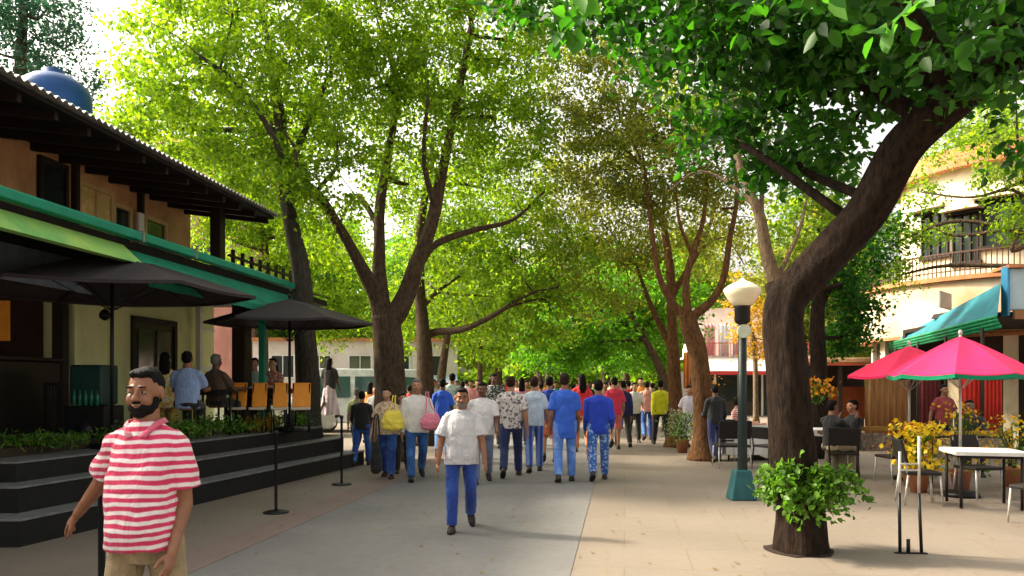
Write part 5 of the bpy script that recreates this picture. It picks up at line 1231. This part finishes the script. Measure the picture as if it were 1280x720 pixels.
# seated and standing on the terrace and the cafes
def seated(label, px, d, z, top_z, rz, **k):
    H = 1.70; k.setdefault('vs', .012)
    t, e = make_person(label, gpt(px, d, z), R(rz), H=H, sit=True, legs=((84,86),(82,84)), arms=k.pop('arms', ((38,10,55),(36,10,60))), **k); return t
seated('long haired woman in a yellow dress seated with her back turned', 206, 12.6, TZ, 2.1, 200, shirt=C_('gold',(.8,.55,.1),'print',(.8,.75,.6)), pants=C_('gold2',(.7,.45,.1)), hair_style='long', sk='tan')
seated('man in a pale blue shirt seated right of the woman in yellow', 234, 12.2, TZ, 2.1, 188, shirt=C_('sky',(.30,.42,.72)), pants=BLK, sk='brown', w=1.1)
seated('dark haired diner holding orange food beside the dark column', 270, 13.4, TZ, 2.1, 160, shirt=C_('umber',(.10,.06,.04)), pants=BLK, sk='dark', hair='grey')
seated('diner in a pale green shirt facing the street above the orange chairs', 318, 15.4, TZ, 2.1, 5, shirt=C_('mint',(.42,.6,.5)), pants=BLK, sk='light', hair='brown')
seated('diner in a patterned red top at the right end of the terrace table', 341, 15.5, TZ, 2.1, -10, shirt=C_('red_pr',(.5,.15,.1),'print',(.7,.6,.5)), pants=BLK, sk='light', hair='brown', hair_style='long')
make_person('long haired woman in a pale pink ankle length skirt at the terrace end', gpt(412,19.5,TZ), R(170), H=1.50, shirt=C_('char',(.03,.025,.025)), pants=C_('pale_pink',(.62,.48,.52),'vstripe',(.72,.62,.68)), garment='gown', hair_style='long', sk='dark', arms=((10,8,20),(10,8,20)), vs=.012)
seated('person in a black jacket with arms raised, seated right of the leaning trunk', 1040, 13.9, 0, 1.3, 120, shirt=BLK, pants=C_('beige',(.45,.36,.22)), sleeve='long', sk='brown', arms=((60,10,80),(60,10,80)))
seated('person in dark clothes lounging between the leaning trunk and the crimson parasol', 1066, 14.2, 0, 1.3, -80, shirt=C_('navy_j',(.015,.018,.03)), pants=C_('olive_p',(.12,.1,.06)), sleeve='long', sk='tan')
seated('person in a red and white striped top seated behind the lamp post', 922, 17.0, 0, 1.3, 100, shirt=C_('stripe2',(.7,.08,.08),'stripes',(.8,.72,.7)), pants=C_('red_p',(.5,.1,.06)), sk='light', hair='brown')
seated('waiter in black seated under the green-bordered parasol', 1212, 14.4, 0, 1.3, -20, shirt=C_('black2',(.015,.012,.012)), pants=BLK, sleeve='long', sk='dark', w=1.1)
pp('person in black with orange flowers at the collar standing right of the brown trunk', 894, 574, 480, 185, d=16.6, shirt=BLK, pants=NAVY, sk='dark', sleeve='long')
pp('woman in dark red standing inside the cafe behind the magenta parasol', 1180, 570, 480, 10, d=16.8, shirt=C_('wine',(.25,.03,.03)), pants=BLK, sk='brown', hair_style='long')
# distant crowd: a few figures modelled once, copied with their own clothes
def far_proto(i, rz, **k): 
    t, e = make_person('tmp', (0,0,0), 0, H=1.70, vs=.022, shirt=W_SHIRT, pants=BLK, fold=.004, **k); return t
protos = [far_proto(0,0), far_proto(1,0,legs=((-16,24),(20,6)),arms=((14,8,20),(-14,8,12)),sleeve='long'), far_proto(2,0,hair_style='long',legs=((8,4),(-8,14)),w=.92), far_proto(3,0,hair_style='bun',garment='shorts',legs=((16,6),(-12,20)),w=.95)]
FC = [('red',(.7,.03,.03)),('white',(.75,.73,.72)),('blue',(.02,.08,.55)),('black',(.015,.015,.016)),('pink',(.75,.3,.35)),('orange',(.8,.28,.03)),('cream',(.75,.62,.42)),('green',(.05,.3,.1)),('purple',(.25,.08,.35)),('grey',(.3,.3,.32)),('brown',(.2,.09,.05)),('turquoise',(.05,.45,.45))]
far = [ # px, distance, shirt, trousers, prototype, label
 (578,24,6,3,2,'distant woman in a cream top above the left shoulder of the pale grey shirt man'),
 (589,27,4,10,0,'distant walker in pink in the gap left of the bushy haired figure'),
 (597,31,10,3,1,'distant walker in brown beside the thin straight trunk'),
 (571,29,0,2,3,'distant walker in red over the bright blue shirt man'),
 (542,25,9,2,1,'distant walker in grey between the white shirt man and the bright blue shirt man'),
 (607,24,3,9,2,'distant walker in black next to the bushy haired figure on its left'),
 (628,23,6,10,3,'distant walker in cream between the bushy haired figure and the printed white shirt'),
 (652,21,4,3,2,'distant walker in pink between the printed shirt and the ice blue shirt'),
 (659,26,5,2,0,'distant walker in orange above the ice blue shirt, left one'),
 (676,24,10,3,1,'distant walker in brown above the ice blue shirt, right one'),
 (646,33,1,2,0,'small distant walker in white above the printed white shirt'),
 (632,38,0,3,1,'small distant walker in red right of the bushy haired figure'),
 (695,29,11,10,2,'distant walker in turquoise left of the head of the long blue top man'),
 (716,27,1,2,1,'distant walker in white right of the head of the long blue top man'),
 (722,34,9,3,0,'small distant walker in grey behind the red tee shirt'),
 (736,29,3,2,2,'distant walker in black right of the red tee shirt'),
 (757,25,10,9,0,'distant walker in brown over the right shoulder of the royal blue shirt'),
 (763,33,6,3,3,'small distant walker in cream behind the crimson top'),
 (774,29,4,2,1,'distant walker in pink above the navy top'),
 (786,27,0,3,0,'distant walker in red between the navy top and the white blouse'),
 (801,25,5,10,2,'distant walker in orange between the white blouse and the salmon top'),
 (816,27,3,9,0,'distant walker in black between the salmon top and the yellow shirt'),
 (798,35,2,3,1,'small distant walker in blue beyond the white blouse'),
 (812,36,1,2,3,'small distant walker in white beyond the salmon top'),
 (834,30,10,3,1,'distant walker in brown close to the left side of the brown trunks'),
 (742,42,7,10,0,'tiny walker in green at the far centre of the street'),
 (704,42,8,3,1,'tiny walker in purple at the far centre, left of the tiny green one'),
 (770,45,1,9,2,'tiny walker in white at the far centre, right of the tiny green one'),
 (682,36,5,10,3,'small distant walker in orange left of the long blue top man'),
 (668,45,2,3,0,'tiny walker in blue at the far left of the street end'),
 (790,44,6,10,1,'tiny walker in cream near the right side of the street end'),
 (470,19.5,1,3,0,'walker in white deep behind the woman with the yellow bag'),
 (463,22,5,10,2,'distant walker in orange right of the black top walker'),
 (512,23,0,3,1,'distant walker in red left of the head of the broad white shirt man'),
 (534,30,6,10,0,'small distant walker in cream right of the dark trunk'),
 (558,34,10,9,1,'small distant walker in brown at the back above the bright blue shirt'),
 (583,36,1,3,3,'small distant walker in white high in the left of the crowd'),
 (612,36,4,10,0,'small distant walker in pink behind the bushy haired figure'),
]
rng = random.Random(9); used = set()
for px, d, a, b, pi, lab in far:
    pr = protos[pi]
    if pi in used: o = copy_tree(pr)
    else: o = pr; used.add(pi)
    s = rng.uniform(.94,1.06); o.location = gpt(px, d, 0); o.rotation_euler = (0,0,R(rng.choice([0,180,180,0])+rng.uniform(-14,14))); o.scale = (s,s,s)
    o['label'] = lab; o['group'] = 'distant walkers in the crowd'
    for ch in o.children:
        n = ch.name.split('.')[0]
        if n in ('shirt','trousers','shorts','body'):
            ch.material_slots[0].link = 'OBJECT'
            ch.material_slots[0].material = cloth('far_'+FC[a][0], FC[a][1]) if n == 'shirt' else cloth('farp_'+FC[b][0], FC[b][1]) if n != 'body' else rng.choice([skin('brown',(.27,.12,.06)), skin('tan',(.42,.21,.12)), skin('light',(.55,.32,.21))])
# bags
def bag(label, loc, r, mat, rz=0, strap=True, name='shoulder_bag', apex=None):
    t = thing(name, label, 'bag', loc, rz); m = MB(); m.loft([((0,0,-r[2]),r[0]*.55,r[1]*.6),((0.01,0,-r[2]*.8),r[0]*.92,r[1]),((0,0,-r[2]*.1),r[0],r[1]),((0,0,r[2]*.6),r[0]*.72,r[1]*.6),((0,0,r[2]*.95),r[0]*.55,r[1]*.28)], 20, None, 2.6)
    m.vox('bag_body', mat, t, .012, 3, .012, (8,8,8))
    if apex is not None:
        a_ = apex-Vector(loc)
        for s in (-1,1): MB().tube(spline([(s*r[0]*.5,0,r[2]*.85),Vector((s*r[0]*.2,-.03,0))+a_*.55,a_+Vector((s*.02,-.05,0)),a_+Vector((s*.02,.05,0.01))],5), .011, 6).build('strap', mat, t, True)
    if strap: MB().tube(spline([(-r[0]*.7,0,r[2]*.6),(-r[0]*.3,.02,r[2]*2.4),(r[0]*.3,.02,r[2]*2.4),(r[0]*.7,0,r[2]*.6)],5), .012, 6).build('strap', mat, t, True)
bag('big soft yellow shoulder bag carried by the woman in the cream patterned top', gpt(491,13.25,1.02), (.20,.12,.17), C_('bag_yellow',(.85,.68,.08)), strap=False, apex=gpt(493,13.5,1.41))
bag('pink shoulder bag at the side of the broad man in the white shirt', gpt(539,13.3,1.0), (.19,.1,.14), C_('bag_pink',(.75,.22,.3)), strap=False, apex=gpt(534,13.5,1.47))
bag('long black bag hanging low beside the woman with the yellow bag', gpt(470,13.6,.38), (.10,.12,.28), C_('bag_black',(.015,.015,.017)))
bag('coral red bag hanging low beside the right man of the pair in blue', gpt(737,13.7,.52), (.06,.08,.20), C_('bag_coral',(.75,.16,.12)))

# fallen leaves on the paving
rs = np.random.RandomState(5); n = 900
Y = rs.uniform(5,30,n); X = rs.uniform(-.5,.75,n)*Y*.9
C = np.stack([X, Y, np.full(n,.016)], 1); ok = (X > tline(Y,0)+.1); C = C[ok]
me = leaf_mesh('fallen_leaves', C, .05, .03, 5, upbias=14, droop=0); o = link('fallen_leaves', me, leafm('dry_leaf', (.20,.11,.03), (.30,.24,.06), .2)); setp(o, 'scattered small dry leaves lying on the paving', 'fallen leaves', kind='stuff')
